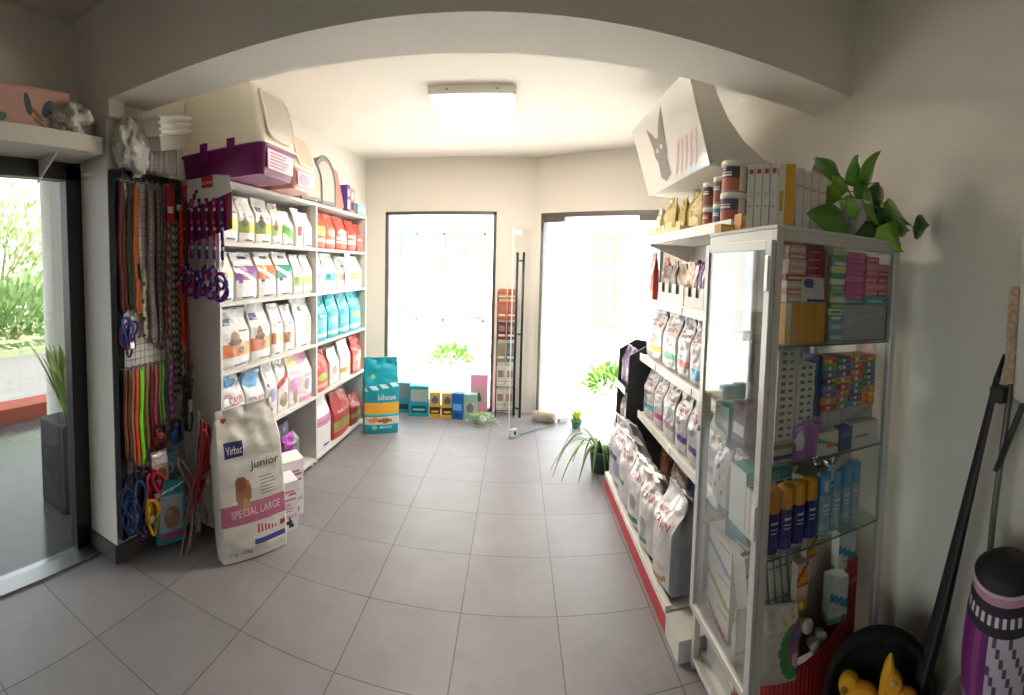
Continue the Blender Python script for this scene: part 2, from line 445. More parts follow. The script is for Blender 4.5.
# open glass leaf of the entrance door
leaf = thing('door_2', None, None, (.585, 4.87, 0), math.atan2(4.33 - 4.87, -.035 - .585)); leaf['kind'] = 'structure'
STEEL = M('#b9b9b6', .3, .8); BLACK_METAL = M('#26262a', .35, .4)
MB().box(0, .82, -.005, .005, .012, 2.0, GLASS).build('pane', leaf)
mb = MB(); mb.box(.72, .80, -.016, .016, .01, .085, M('#d8d8d6', .35, .3)); mb.box(0, .13, -.016, .016, .01, .06, STEEL); mb.box(.73, .79, -.014, .014, 1.94, 1.99, M('#e8e6e0', .4)); mb.build('lock', leaf, .002)
MB().box(.735, .765, -.019, .019, .03, .065, M('#4b4b4d', .4, .4)).build('keyhole', leaf)
EDG = M('#8f9a97', .25)
MB().box(0, .82, -.0055, .0055, .010, .016, EDG).build('edge', leaf); MB().box(.815, .8215, -.0055, .0055, .012, 2.0, M('#dfe3e0', .3)).build('edge', leaf)
hb = MB()
for sy in (-1, 1):
    hb.tube([(.725, sy * .045, .2), (.725, sy * .045, 1.78)], .0125, BLACK_METAL, 12)
for z in (.28, 1.0, 1.7): hb.tube([(.725, -.045, z), (.725, .045, z)], .008, BLACK_METAL, 8)
hb.build('handle', leaf)

# left shop door: black frame and glass
BLK = M('#17181a', .3)
mb = MB()
mb.box(-2.2, -2.13, 1.475, 1.58, 0, 2.2, BLK); mb.box(-2.2, -2.13, -.95, 1.58, 2.12, 2.22, BLK); mb.box(-2.2, -2.13, -.95, -.87, 0, 2.2, BLK); mb.box(-2.2, -2.14, .28, .34, .04, 2.12, BLK)
d3 = struct('door_3', mb, .004)
MB().box(-2.172, -2.164, -.87, 1.48, .012, 2.12, GLASS_TINTED).build('pane', d3)

# ================================================================== OUTSIDE
PAVE = M('#cfcbc4', .8, 0, .1, 8, 0, 0, 1., .05)
struct('ground_street', quadprism([(-1.98, 5.32), (.22, 5.32), (1.75, 4.2), (14, 4.2), (14, 26), (-14, 26), (-14, 5.32)], -.14, -.02, PAVE))
struct('ground_porch', MB().box(-4.4, -2.13, -3, 3.2, -.12, -.012, M('#4a4c4b', .16, 0, .05, 6, 0, 0, 1., .12)))
struct('ground_road', MB().box(-16, -4.4, -8, 12, -.2, -.06, M('#5c5c5c', .85, 0, .2, 20, 0, 0, 1., .08)))

def shopfront(name, label, loc, rz, wd, ht, bays, colf, colw, group=None):
    b = thing(name, label, 'building', loc, rz, group)
    m = MB(); z0, z1 = .95, 2.35
    W = M(colw, .8, 0, .1, 12)
    n = len(bays)
    m.box(-wd / 2, wd / 2, .25, 4, 0, ht, W)
    m.box(-wd / 2, wd / 2, 0, .25, 0, .4, W); m.box(-wd / 2, wd / 2, 0, .25, z1 + .1, ht, W)
    xs = [-wd / 2] + [x for x, _ in bays] + [wd / 2]
    prev = -wd / 2
    for (x, bw) in bays:
        m.box(prev, x - bw / 2, 0, .25, .4, z1 + .1, W); prev = x + bw / 2
    m.box(prev, wd / 2, 0, .25, .4, z1 + .1, W); m.build('wall', b)
    for k, (x, bw) in enumerate(bays):
        c = M(colf[k % len(colf)], .5); f = MB(); a, e = x - bw / 2, x + bw / 2
        f.box(a, a + .06, .02, .1, .4, z1 + .1, c); f.box(e - .06, e, .02, .1, .4, z1 + .1, c); f.box(a, e, .02, .1, z1 + .04, z1 + .1, c)
        f.box(a, e, .03, .09, 1.95, 1.99, c); f.box(x - .025, x + .025, .03, .09, .4, z1 + .1, c); f.box(a, e, .02, .1, .4, .46, c)
        fo = f.build('window', b)
        MB().box(a + .05, e - .05, .05, .06, .44, z1 + .05, glass_material('shop_glass', (.8, .86, .88), 1.5)).build('pane', fo)
    MB().box(-wd / 2 - .1, wd / 2 + .1, -.18, .05, ht - .12, ht, W).build('cornice', b)
    return b
shopfront('building', 'white facade with pale blue framed windows seen through the tall shop window', (-1.6, 10.5, -.02), 0, 5.2, 5.2, [(-1.1, .9), (.4, 1.0), (1.6, .9)], ['#5f93b0', '#b87a60'], '#eeece8')
shopfront('building', 'white facade with orange and blue framed glazing seen through the open entrance', (3.5, 9.6, -.02), R(-12), 4.6, 5.6, [(-1.6, .5), (-.6, 1.1), (.6, 1.1), (1.7, .9)], ['#bd7452', '#5f98b2'], '#f0eeea')
# low wall and plant bed outside the entrance
mb = MB(); mb.box(1.25, 3.8, 6.9, 7.1, -.02, .42, M('#e9e6e0', .8)); tag(mb.build('garden_wall', None, .01), 'low white garden wall beyond the planting outside the entrance', 'wall')
def leafball(name, label, cat, c, rad, n, col, seed, leaf_len=.09, trunk=None, group=None, up=.3, kind=None):
    rnd = random.Random(seed); t = thing(name, label, cat, (c[0], c[1], c[2]), 0, group)
    m = MB(); mats = [M(x, .6) for x in col]
    for k in range(n):
        a = rnd.uniform(0, 2 * PI); b = math.acos(rnd.uniform(-.35, 1)); rr = rnd.uniform(.45, 1)
        p = Vector((rad[0] * rr * math.sin(b) * math.cos(a), rad[1] * rr * math.sin(b) * math.sin(a), rad[2] * (rr * math.cos(b) * .8 + .4)))
        dv = Vector((p.x / rad[0], p.y / rad[1], (p.z / rad[2] - .4) + up)).normalized(); s = leaf_len * rnd.uniform(.6, 1.3)
        sd = dv.cross(Vector((rnd.uniform(-1, 1), rnd.uniform(-1, 1), rnd.uniform(-1, 1)))).normalized() * s * .22
        e = p + dv * s; mid = p + dv * s * .5 + Vector((0, 0, s * .08))
        mt = rnd.choice(mats)
        m.poly([p, mid - sd, e, mid + sd], mt, True)
    m.build('foliage', t)
    if trunk:
        q = MB()
        for k in range(trunk[1]):
            a = 2 * PI * k / trunk[1]
            q.tube([(0, 0, 0), (.1 * rad[0] * math.cos(a), .1 * rad[1] * math.sin(a), rad[2] * .4), (.5 * rad[0] * math.cos(a), .5 * rad[1] * math.sin(a), rad[2] * .8)], [trunk[0], trunk[0] * .7, trunk[0] * .3], M('#7d6a52', .8), 6)
        q.build('trunk', t)
    return t
GR = ['#5f8a3a', '#7ba650', '#4c7531', '#93b865']
leafball('garden_shrub', 'bushy green ground plants outside the open entrance', 'shrub', (1.35, 6.2, -.02), (.38, .3, .28), 900, GR, 3, .1, (.012, 5))
leafball('garden_shrub', 'green shrub on the pavement seen low in the tall shop window, left of centre', 'shrub', (-1.05, 7.6, -.02), (.35, .3, .3), 500, GR, 5, .1, (.012, 4))
leafball('garden_shrub', 'green shrub seen at the right edge of the tall shop window', 'shrub', (-.05, 7.4, -.02), (.25, .25, .5), 450, GR, 6, .1, (.012, 4))
def pot(name, label, c, r0, r1, h, col, leaves, cat='plant', seed=1, rough=.6):
    t = thing(name, label, cat, c)
    m = MB(); m.lathe([(0, 0), (r0, 0), (r1, h * .88), (r1 * 1.08, h * .88), (r1 * 1.08, h), (r1 * .96, h), (r1 * .9, h * .85), (0, h * .85)], M(col, rough), 24); m.build('pot', t)
    MB().lathe([(0, h * .84), (r1 * .93, h * .86)], M('#4a3a2c', .95), 20).build('soil', t)
    leaves(t, random.Random(seed))
    return t
def blades(n, L, wd, cols, z, spread=1., droop=1., r0=.02):
    def fn(t, rnd):
        m = MB()
        for k in range(n):
            a = 2 * PI * k / n + rnd.uniform(-.3, .3); l = L * rnd.uniform(.6, 1.1); s = spread * rnd.uniform(.5, 1.1); pts = []; wv = []
            for i in range(9):
                q = i / 8; pts.append((math.cos(a) * (r0 + l * s * q), math.sin(a) * (r0 + l * s * q), z + l * (1.5 * q - droop * 1.5 * q * q)))
                ww = wd * math.sin(PI * (.12 + .86 * q)); wv.append((-math.sin(a) * ww, math.cos(a) * ww, 0))
            m.ribbon(pts, wv, .0008, M(rnd.choice(cols), .5))
        m.build('foliage', t)
    return fn
pot('potted_plant', 'raised green planter bowl with bright leaves outside beyond the black rack', (1.86, 5.6, .27), .12, .17, .13, '#6f7a4d', blades(22, .2, .02, ['#8fc04a', '#b4d66a'], .12, .7, .8), seed=4)
tag(MB().box(1.7, 2.02, 5.44, 5.76, -.02, .27, M('#d9d4c8', .8)).build('pedestal', None, .01), 'pale block carrying the planter bowl outside the entrance', 'pedestal')
# A-frame ladder sign outside
lad = thing('step_ladder', 'white louvred step ladder standing outside beyond the black rack', 'ladder', (2.15, 6.75, -.02), R(-20))
LW = M('#e6e8ea', .4)
for s in (-1, 1):
    MB().tube([(s * .2, -.18, 0), (s * .13, 0, 2.0)], .016, LW, 8).build('rail', lad)
    MB().tube([(s * .2, .35, 0), (s * .13, .02, 1.98)], .013, LW, 8).build('rail', lad)
for k in range(14):
    z = .2 + k * .13; q = z / 2; MB().box(-.2 + .07 * q, .2 - .07 * q, -.2 + .18 * q, -.13 + .18 * q, z, z + .02, LW).build('step', lad)

# beyond the left glass door
col_ = MB(); col_.lathe([(.2, -.02), (.2, .1), (.17, .12), (.165, 2.7)], M('#c9c8c2', .7, 0, .1, 10), 32, (-3.25, 2.18, 0))
tag(col_.build('porch_column'), 'round pale porch column behind the left glass door', 'column')
struct('porch_roof', MB().box(-4.3, -2.3, -3, 3.2, 2.75, 2.9, M('#8f8c85', .8)))
mb = MB(); mb.box(-4.75, -4.45, 1.2, 3.3, -.06, .14, M('#a2503f', .8, 0, .3, 30)); 
tag(mb.build('planter_curb', None, .01), 'low red brick kerb outside the left glass door', 'kerb')
leafball('hedge', 'long green hedge across the road beyond the left door', 'hedge', (-9.6, 5.0, -.06), (1.3, 4.2, 1.25), 5000, ['#8fae72', '#7b9c5e', '#a9c08c'], 8, .26, (.04, 6))
leafball('tree', 'leafy tree with a pale crown across the road beyond the left door', 'tree', (-12.6, 6.2, .0), (1.2, 2.6, 3.6), 2600, ['#a9bd7c', '#8fa866', '#c2cf9c'], 9, .22, (.08, 6))
struct('ground_verge', MB().box(-14, -8.2, -4, 12, -.06, .06, M('#98a77c', .9)))
bp = thing('planter_box', 'tall black planter with spiky green leaves outside the left glass door', 'plant', (-2.66, 1.80, -.012))
MB().prism([(-.15, -.15), (.15, -.15), (.15, .15), (-.15, .15)], 'z', 0, .60, M('#0e0f10', .6)).build('pot', bp, .01)
blades(40, .55, .03, ['#8aa548', '#6f8f3c', '#b3c470'], .60, .5, .35)(bp, random.Random(7))

# ================================================================== CEILING LAMP
lamp = thing('ceiling_light', 'square flat panel light on the white ceiling', 'light', (-.33, 3.47, 2.85))
fr = MB(); WF = M('#efece6', .4)
for (a, b, c, d) in ((-.3, .3, -.3, -.275), (-.3, .3, .275, .3), (-.3, -.275, -.3, .3), (.275, .3, -.3, .3)): fr.box(a, b, c, d, -.055, 0, WF)
fr.build('frame', lamp, .003)
dm = bpy.data.materials.new('lit_diffuser'); dm.use_nodes = True; b_ = dm.node_tree.nodes['Principled BSDF']
b_.inputs['Base Color'].default_value = (.9, .88, .82, 1); b_.inputs['Emission Color'].default_value = (1, .88, .7, 1); b_.inputs['Emission Strength'].default_value = 2.2
MB().box(-.275, .275, -.275, .275, -.05, -.042, dm).build('diffuser', lamp)
for x in (-.17, .17): MB().lathe([(0, .0), (.012, .0), (.012, .006), (0, .006)], M('#b0aca4', .4, .5), 12, (x, -.3, -.03)).build('screw', lamp)
gl = bpy.data.lights.new('panel_light', 'AREA'); gl.shape = 'SQUARE'; gl.size = .54; gl.energy = 26; gl.color = (1, .87, .7)
glo = bpy.data.objects.new('panel_light', gl); COL.objects.link(glo); glo.location = (-.33, 3.47, 2.79); glo.parent = None

# ================================================================== LEFT SHELVING
SL = .035
def shx(y, inset=0.): return -1.58 + SL * (y - 2.12) - inset
RZL = R(88)
LEV = [.06, .575, 1.0, 1.41, 1.765, 2.12]
def shelving(name, label, y0, y1, first, last):
    t = thing(name, label, 'shelving', (shx(y0), y0, 0), -math.atan(SL), 'white shelving units along the wall')
    L = y1 - y0; D = .30; th = .022
    if first: MB().box(-D, 0, 0, th, .055, 2.14, WHITE_MELAMINE).build('side_panel', t, .0015)
    if last: MB().box(-D, 0, L - th, L, .055, 2.14, WHITE_MELAMINE).build('side_panel', t, .0015)
    for z in LEV:
        MB().box(-D + .008, -.002, th if first else 0, L - (th if last else 0), z - th, z, WHITE_MELAMINE).build('shelf', t, .0015)
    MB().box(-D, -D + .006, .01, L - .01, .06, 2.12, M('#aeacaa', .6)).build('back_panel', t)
    for yy in ((.04, L - .04)):
        for xx in (-.04, -D + .04):
            f = MB(); f.lathe([(0, 0), (.02, 0), (.022, .006), (.014, .02), (.012, .04), (0, .04)], M('#e8e6e2', .4), 14, (xx, yy, 0)); f.build('foot', t)
    return t
shelving('shelving_unit', 'white shelving unit beside the leash rack, full of white and blue food bags', 2.12, 3.36, True, True)
shelving('shelving_unit', 'white shelving unit beyond the first, with red, turquoise and white bags', 3.362, 4.47, False, True)
tg = MB(); tg.box(-.001, .001, -.05, .05, 0, .1, card('#f4f2ee')); lt_ = tg
for (yy, z) in ((3.95, 1.375),):
    t = thing('price_card', 'small white hanging tag on the shelf edge below the coral bags', 'tag', (shx(yy) + .004, yy, z), -math.atan(SL))
    MB().box(-.0015, .0015, -.06, .06, .26, .38, card('#eef0f2')).build('card_top', t); MB().box(-.0015, .0015, -.035, .045, .08, .26, card('#f5f3ef')).build('card_strip', t)
    m = MB(); m.lathe([(0, 0), (.03, 0), (.03, .001), (0, .001)], card('#a9c6cf'), 16); o = m.build('round_logo', t); o.rotation_euler = (0, R(90), 0); o.location = (.002, -.02, .33)
    letter_m = MB(); letter(letter_m, 'B', lambda u, v: (.003, -.01 + .03 * u, .13 + .04 * v), 0, 0, 1, 1, card('#5a5a5a')); letter_m.build('lettering', t)

def row(items, z, group, name='food_bag', h0=.3):
    for k, it in enumerate(items):
        y0, y1, lab, kw = it
        kw = dict(kw); ins = kw.pop('ins', .012); h = kw.pop('h', h0); d = kw.pop('d', .13); wd = (y1 - y0) * kw.pop('wf', .94); tw = kw.pop('tw', 0)
        yc = (y0 + y1) / 2
        bag(name, lab, (shx(yc, ins + d / 2), yc, z), RZL + tw, wd, h, d, seed=k * 3 + int(z * 10), group=group, **kw)
Wt = '#e9e9e8'; GY = '#c9cbce'; NAVY = '#2b3470'
def virbac_small(acc, acc2, dark=None, patch=True):
    sh = [('r', 0, .22, 1, .46, acc)]
    if acc2: sh.append(('r', .55, .22, 1, .46, acc2))
    if dark: sh += [('e', .3, .44, .16, .1, dark), ('e', .3, .56, .09, .08, dark)]
    if patch: sh.append(('r', .12, .70, .5, .80, NAVY))
    sh += [('r', .3, .05, .85, .085, '#2a2d55'), ('r', .55, .56, .88, .585, '#6b6b72')]
    return sh
tv = lambda: (('Virbac', .16, .725, .47, .775, '#ffffff'),)
G1 = 'white bags on the top shelf of the first unit'
row([(2.155, 2.34, 'white bag with lime green print, partly behind the hanging collar card', dict(base=Wt, shapes=virbac_small('#dfe6a8', '#e4e87e', None, False), h=.315)),
     (2.35, 2.52, 'white bag with dark animal over an olive and yellow band, navy patch missing', dict(base=Wt, shapes=virbac_small('#7d9b3a', '#dbe04e', '#6a5442', False), h=.29)),
     (2.53, 2.72, 'white bag with navy patch and brown animal on an olive green band', dict(base=Wt, shapes=virbac_small('#6f8e34', '#d9dc3f', '#5b4636'), h=.30, texts=tv())),
     (2.73, 2.86, 'narrow white bag with pale green band beside the bright green leaf bag', dict(base=Wt, shapes=virbac_small('#a3bd7c', '#b9cc8a', '#8a7462', False), h=.29)),
     (2.87, 3.02, 'short white bag with a bright green leaf shape on its front', dict(base=Wt, shapes=[('d', .5, -.25, .13, '#5fae33'), ('r', .3, .05, .85, .085, '#2a2d55')], h=.25)),
     (3.05, 3.17, 'white bag with a small crimson square on its front', dict(base='#e6e5e4', shapes=[('r', .2, .28, .75, .52, '#b0354a')], h=.29)),
     (3.18, 3.32, 'plain slim white bag at the end of the top shelf beside the divider', dict(base='#ececec', shapes=[('r', .2, .05, .8, .09, '#3a3d55')], h=.27))],
    LEV[4], G1)
def banded(acc, v0=.42, v1=.72):
    return [('r', 0, v0, 1, v1, acc), ('d', .66, -.3, .05, '#e9e9e8'), ('r', .35, .86, .8, .92, '#3b3d63'), ('r', .25, .045, .85, .08, '#3a3f66'), ('r', .12, .36, .28, .42, '#4a2f56')]
row([(2.155, 2.29, 'white bag with pale lime stripe beside the hanging leashes on the second shelf', dict(base=Wt, shapes=[('r', .1, .5, .9, .6, '#d8dfae'), ('r', .3, .05, .8, .08, '#33364f')], h=.30)),
     (2.31, 2.545, 'wide white bag with a purple band', dict(base='#dfdfe2', shapes=banded('#8a4fa0'), h=.30, d=.15)),
     (2.56, 2.78, 'white bag with an orange band', dict(base='#e4e4e6', shapes=banded('#e27a3c'), h=.305, d=.15)),
     (2.79, 3.01, 'white bag with a teal green band', dict(base='#e4e4e6', shapes=banded('#17937c'), h=.31, d=.15)),
     (3.02, 3.16, 'narrow white bag with a grass green block low on its front', dict(base=Wt, shapes=[('r', .05, .22, .75, .45, '#7fae3d'), ('r', .3, .05, .8, .08, '#33364f')], h=.3)),
     (3.17, 3.32, 'narrow white bag with a pale lime block beside the divider', dict(base=Wt, shapes=[('r', .05, .24, .9, .46, '#cddb7a'), ('r', .3, .05, .8, .08, '#33364f')], h=.3))],
    LEV[3], 'white bags on the second shelf of the first unit')
def orange_band(acc, acc2):
    return [('r', 0, .20, 1, .42, acc), ('r', .55, .20, 1, .42, acc2), ('e', .38, .50, .16, .12, '#9a7048'), ('e', .42, .44, .24, .05, '#6b4a32'), ('e', .62, .30, .12, .06, '#6a4326'),
            ('r', .06, .72, .42, .84, NAVY), ('r', .55, .6, .9, .625, '#4a4a50'), ('r', .4, .035, .9, .06, '#2e3258')]
row([(2.17, 2.46, 'white bag with a navy patch, brown animal and orange band, nearest on the third shelf', dict(base='#dedfe1', shapes=orange_band('#d5702c', '#eaa05a'), h=.37, d=.17, flop=.5, texts=tv())),
     (2.47, 2.70, 'white bag with deep orange band and navy patch, second on the third shelf', dict(base='#e9e9e9', shapes=orange_band('#c4561f', '#eea95f'), h=.38, d=.16, texts=tv())),
     (2.71, 2.87, 'narrow white bag with pale orange corner, middle of the third shelf', dict(base='#eeeeee', shapes=[('r', .5, .26, 1, .42, '#f1b878'), ('r', .0, .24, .3, .45, '#b5683a'), ('r', .4, .62, .85, .65, '#4f5058'), ('r', .3, .035, .8, .06, '#2e3258')], h=.36)),
     (2.885, 3.03, 'white bag with an orange animal picture low on its left, third shelf', dict(base='#eeeeee', shapes=[('r', 0, .22, .5, .44, '#cf7a35'), ('e', .25, .34, .14, .1, '#7a4a22'), ('r', .4, .62, .85, .64, '#4f5058'), ('r', .3, .035, .8, .06, '#2e3258')], h=.34)),
     (3.04, 3.31, 'tall white bag with faint peach print beside the divider on the third shelf', dict(base='#f0f0f0', shapes=[('r', .55, .25, .95, .42, '#f3cfa4'), ('r', .3, .74, .55, .83, '#70727c'), ('r', .55, .6, .85, .63, '#6a6b75'), ('r', .3, .035, .8, .06, '#2e3258')], h=.38, d=.15))],
    LEV[2], 'orange banded bags on the third shelf')
RC = '#c0282c'
row([(2.155, 2.40, 'blue topped white bag with red lettering and turquoise bowl shape, fourth shelf', dict(base='#d9dde1', shapes=[('a', .80, 0, .35, '#3d8fce'), ('e', .55, .22, .36, .15, '#3aa3c4'), ('e', .5, .13, .3, .07, '#e6efe9'), ('e', .42, .1, .14, .05, '#2f8a60'), ('r', .1, .535, .95, .55, RC)], h=.38, d=.16, texts=(('ROYAL', .14, .66, .48, .73, RC), ('CANIN', .32, .56, .92, .66, RC)))),
     (2.41, 2.62, 'white bag with a pale blue folded top and small turquoise print on the fourth shelf', dict(base='#e4e8ec', shapes=[('a', .66, .1, .6, '#56a3da'), ('e', .7, .3, .2, .12, '#3fa9d0'), ('e', .5, .18, .25, .09, '#a7dbe2')], h=.37, d=.16, flop=.4, texts=(('ROYAL', .12, .5, .45, .57, RC), ('CANIN', .5, .48, .9, .56, RC)))),
     (2.63, 2.78, 'white bag with a lilac oval in the middle of the fourth shelf', dict(base='#e8e8ea', shapes=[('e', .55, .42, .35, .12, '#a9a4cf'), ('r', .15, .58, .3, .64, '#7a3a3a')], h=.39)),
     (2.785, 2.94, 'white bag with red lettering and pale brown animal, fourth shelf', dict(base='#ebe6e4', shapes=[('e', .5, .25, .35, .14, '#b39a86'), ('d', .52, .2, .05, '#c9484c')], h=.38, texts=(('ROYAL CANIN', .1, .55, .9, .63, RC, .08),))),
     (2.945, 3.11, 'cream topped white bag with magenta print on the fourth shelf', dict(base='#efeaea', shapes=[('a', .72, 0, .3, '#ecdcae'), ('e', .5, .42, .45, .16, '#df9fd0'), ('e', .5, .2, .25, .14, '#b98f78')], h=.39, texts=(('CANIN', .15, .62, .85, .68, RC),))),
     (3.115, 3.32, 'pink and white bag beside the divider on the fourth shelf', dict(base='#efe4ea', shapes=[('a', .68, .2, .4, '#eaa7c8'), ('r', 0, 0, 1, .12, '#ecabca'), ('e', .45, .35, .2, .12, '#a99aa8')], h=.385, d=.16, texts=(('CANIN', .2, .5, .8, .56, '#b23a5a'),)))],
    LEV[1], 'mixed bags on the fourth shelf')
# bottom compartment of the near unit: soft packs
def pack(name, label, loc, rz, w, h, d, base, shapes, seed, group='soft packs in the bottom compartment', **k):
    return bag(name, label, loc, rz, w, h, d, base, shapes, seed=seed, kind=silver, pinch=.8, crumple=.014, group=group, cat='bag', **k)
bag('food_bag', 'turquoise bag behind the big white bag in the bottom compartment', (shx(2.66, .12), 2.655, .06), RZL, .13, .42, .12, '#1fa6cf', [('d', .5, .5, .03, '#6fd0e6')], seed=71)
pack('pet_food_pack', 'dark grey and purple pack lying on top of the gold packs', (shx(2.9, .13), 2.9, .37), RZL + .1, .27, .13, .16, '#5b5a66', [('r', 0, .0, .3, 1, '#8a2b8e'), ('e', .65, .5, .2, .3, '#8f8d9c')], 72)
pack('pet_food_pack', 'golden brown pack below the purple one in the bottom compartment', (shx(2.80, .13), 2.80, .215), RZL, .16, .15, .15, '#b98a3e', [('e', .5, .5, .3, .3, '#7a4a1e'), ('r', 0, 0, .15, 1, '#8a2b8e')], 73)
pack('pet_food_pack', 'golden pack with orange print at the bottom of the compartment', (shx(2.80, .13), 2.80, .06), RZL, .17, .15, .16, '#c7963f', [('e', .5, .5, .3, .3, '#7a4a1e'), ('r', .8, 0, 1, 1, '#4c8a3c')], 74)
pack('pet_food_pack', 'upright magenta and silver pack at the right of the bottom compartment', (shx(3.03, .1), 3.03, .06), RZL - .05, .20, .29, .14, '#8f8d98', [('r', 0, 0, .42, 1, '#9a2c96'), ('d', .75, .3, .06, '#c04fb8'), ('e', .65, .4, .2, .14, '#c9c8d0')], 75)
pack('pet_food_pack', 'grey pack with an animal picture behind the magenta pack', (shx(3.18, .16), 3.18, .06), RZL, .13, .25, .12, '#7c7a86', [('e', .5, .5, .3, .2, '#a9a7b3')], 76)

# far unit
CO = '#d9503f'
row([(3.385, 3.57, 'coral bag with a yellow label, first on the top shelf of the far unit', dict(base='#dc5a4a', shapes=[('r', .1, .35, .95, .62, '#eeb65a'), ('r', 0, .18, 1, .28, '#f0c2a6')], h=.3)),
     (3.575, 3.76, 'coral bag with a pale round print beside the yellow labelled bag', dict(base='#e0614f', shapes=[('e', .5, .48, .4, .12, '#ee9a8c'), ('r', 0, .15, 1, .27, '#f3d3bd')], h=.3)),
     (3.79, 4.03, 'coral bag with a pale blue disc label, top shelf of the far unit', dict(base='#dd5545', shapes=[('e', .45, .52, .32, .11, '#d3e2e6'), ('r', 0, .2, 1, .4, '#f2d9c8'), ('r', 0, .26, 1, .3, '#dd6b5a')], h=.3, d=.15)),
     (4.04, 4.25, 'coral bag with a white band near the far side panel', dict(base='#d84f40', shapes=[('r', 0, .42, 1, .5, '#efd2c2'), ('r', 0, .2, 1, .34, '#f0d4be')], h=.29)),
     (4.26, 4.42, 'coral bag at the far end of the top shelf', dict(base='#c9473c', shapes=[('r', 0, .38, 1, .46, '#e9a898')], h=.27))],
    LEV[4], 'coral bags on the top shelf of the far unit')
def soft(acc): return [('r', .05, .28, .95, .48, acc), ('r', .3, .7, .75, .735, '#9a9a9c'), ('r', .2, .12, .8, .14, '#b9b9bb')]
row([(3.385, 3.52, 'slim white bag with a lilac grey label beside the divider, far unit', dict(base='#efede8', shapes=soft('#b9a3b4'), h=.31)),
     (3.54, 3.79, 'white bag with a turquoise label, second shelf of the far unit', dict(base='#f1efea', shapes=soft('#3fb3c2'), h=.32, d=.15, texts=(('8', .15, .33, .35, .44, '#12606a'),))),
     (3.83, 4.09, 'white bag with a dusty pink label, second shelf of the far unit', dict(base='#f1efea', shapes=soft('#d8a9a2'), h=.3, d=.15)),
     (4.10, 4.41, 'white bag with a lime label at the far end of the second shelf', dict(base='#f1efea', shapes=soft('#c9d96a'), h=.31, d=.15))],
    LEV[3], 'white bags on the second shelf of the far unit')
TQ = '#12a3b8'
def tq(acc): return [('d', .7, .1, .02, '#8fdce2'), ('d', .64, .1, .015, '#8fdce2'), ('r', .1, .3, .95, .5, '#2fb6c9'), ('e', .5, .42, .3, .08, acc), ('r', 0, .1, 1, .18, '#9fd9c0')]
row([(3.39, 3.60, 'turquoise bag nearest the divider on the third shelf of the far unit', dict(base=TQ, shapes=tq('#5aa9d8'), h=.37, texts=(('bihoue', .2, .54, .85, .6, '#e8fbff'),))),
     (3.61, 3.84, 'turquoise bag with slanted pale stripes, second on its shelf', dict(base='#16aabf', shapes=tq('#7fc8d8'), h=.38)),
     (3.85, 4.09, 'turquoise bag behind the small red topped shaker card', dict(base='#1099ae', shapes=tq('#5aa9d8'), h=.37)),
     (4.10, 4.40, 'turquoise bag with a yellow patch at the far end of its shelf', dict(base=TQ, shapes=tq('#e0b93f') + [('e', .6, .42, .36, .08, '#e0b93f')], h=.38, d=.15))],
    LEV[2], 'turquoise bags in the far unit')
row([(3.385, 3.62, 'coral red bag with a lime patch beside the divider, fourth shelf of the far unit', dict(base='#d04a3c', shapes=[('e', .5, .36, .34, .09, '#a6cf3f'), ('r', 0, .1, 1, .2, '#e5a08c')], h=.34, d=.15)),
     (3.65, 3.85, 'white bag with a faint pink oval, fourth shelf of the far unit', dict(base='#ece6e2', shapes=[('e', .5, .4, .35, .12, '#ddb0ae')], h=.33)),
     (3.88, 4.12, 'white bag with a yellow orange band, fourth shelf of the far unit', dict(base='#f0ece6', shapes=[('r', 0, .2, 1, .32, '#e9a63e'), ('r', .3, .6, .7, .63, '#9a6a60')], h=.36, texts=(('12', .4, .44, .6, .5, '#7a4a40'),))),
     (4.17, 4.42, 'crimson bag with a green label at the far end of the fourth shelf', dict(base='#b7382f', shapes=[('e', .6, .4, .3, .1, '#8fbf4a'), ('d', .7, -.2, .03, '#e08a78')], h=.36))],
    LEV[1], 'bags on the fourth shelf of the far unit')
row([(3.41, 3.69, 'white bag with a mauve band standing on the bottom shelf of the far unit', dict(base='#eae4e4', shapes=[('r', 0, .48, 1, .64, '#c07a9c'), ('r', 0, .5, 1, .52, '#dcb0c4'), ('r', .35, .08, .8, .12, '#4b5b8a')], h=.46, d=.17)),
     (3.74, 4.12, 'crimson bag with a green band on the bottom shelf of the far unit', dict(base='#ad3a30', shapes=[('r', 0, .22, 1, .38, '#8a9a4c'), ('r', 0, .16, 1, .2, '#d08a6a')], h=.42, d=.17, texts=(('bihoue', .2, .55, .8, .62, '#e8d0c0'),))),
     (4.15, 4.40, 'small crimson bag behind the big turquoise bag', dict(base='#a83830', shapes=[('r', 0, .25, 1, .4, '#9a9a50')], h=.3, d=.15))],
    LEV[0], 'bags on the bottom shelf of the far unit')

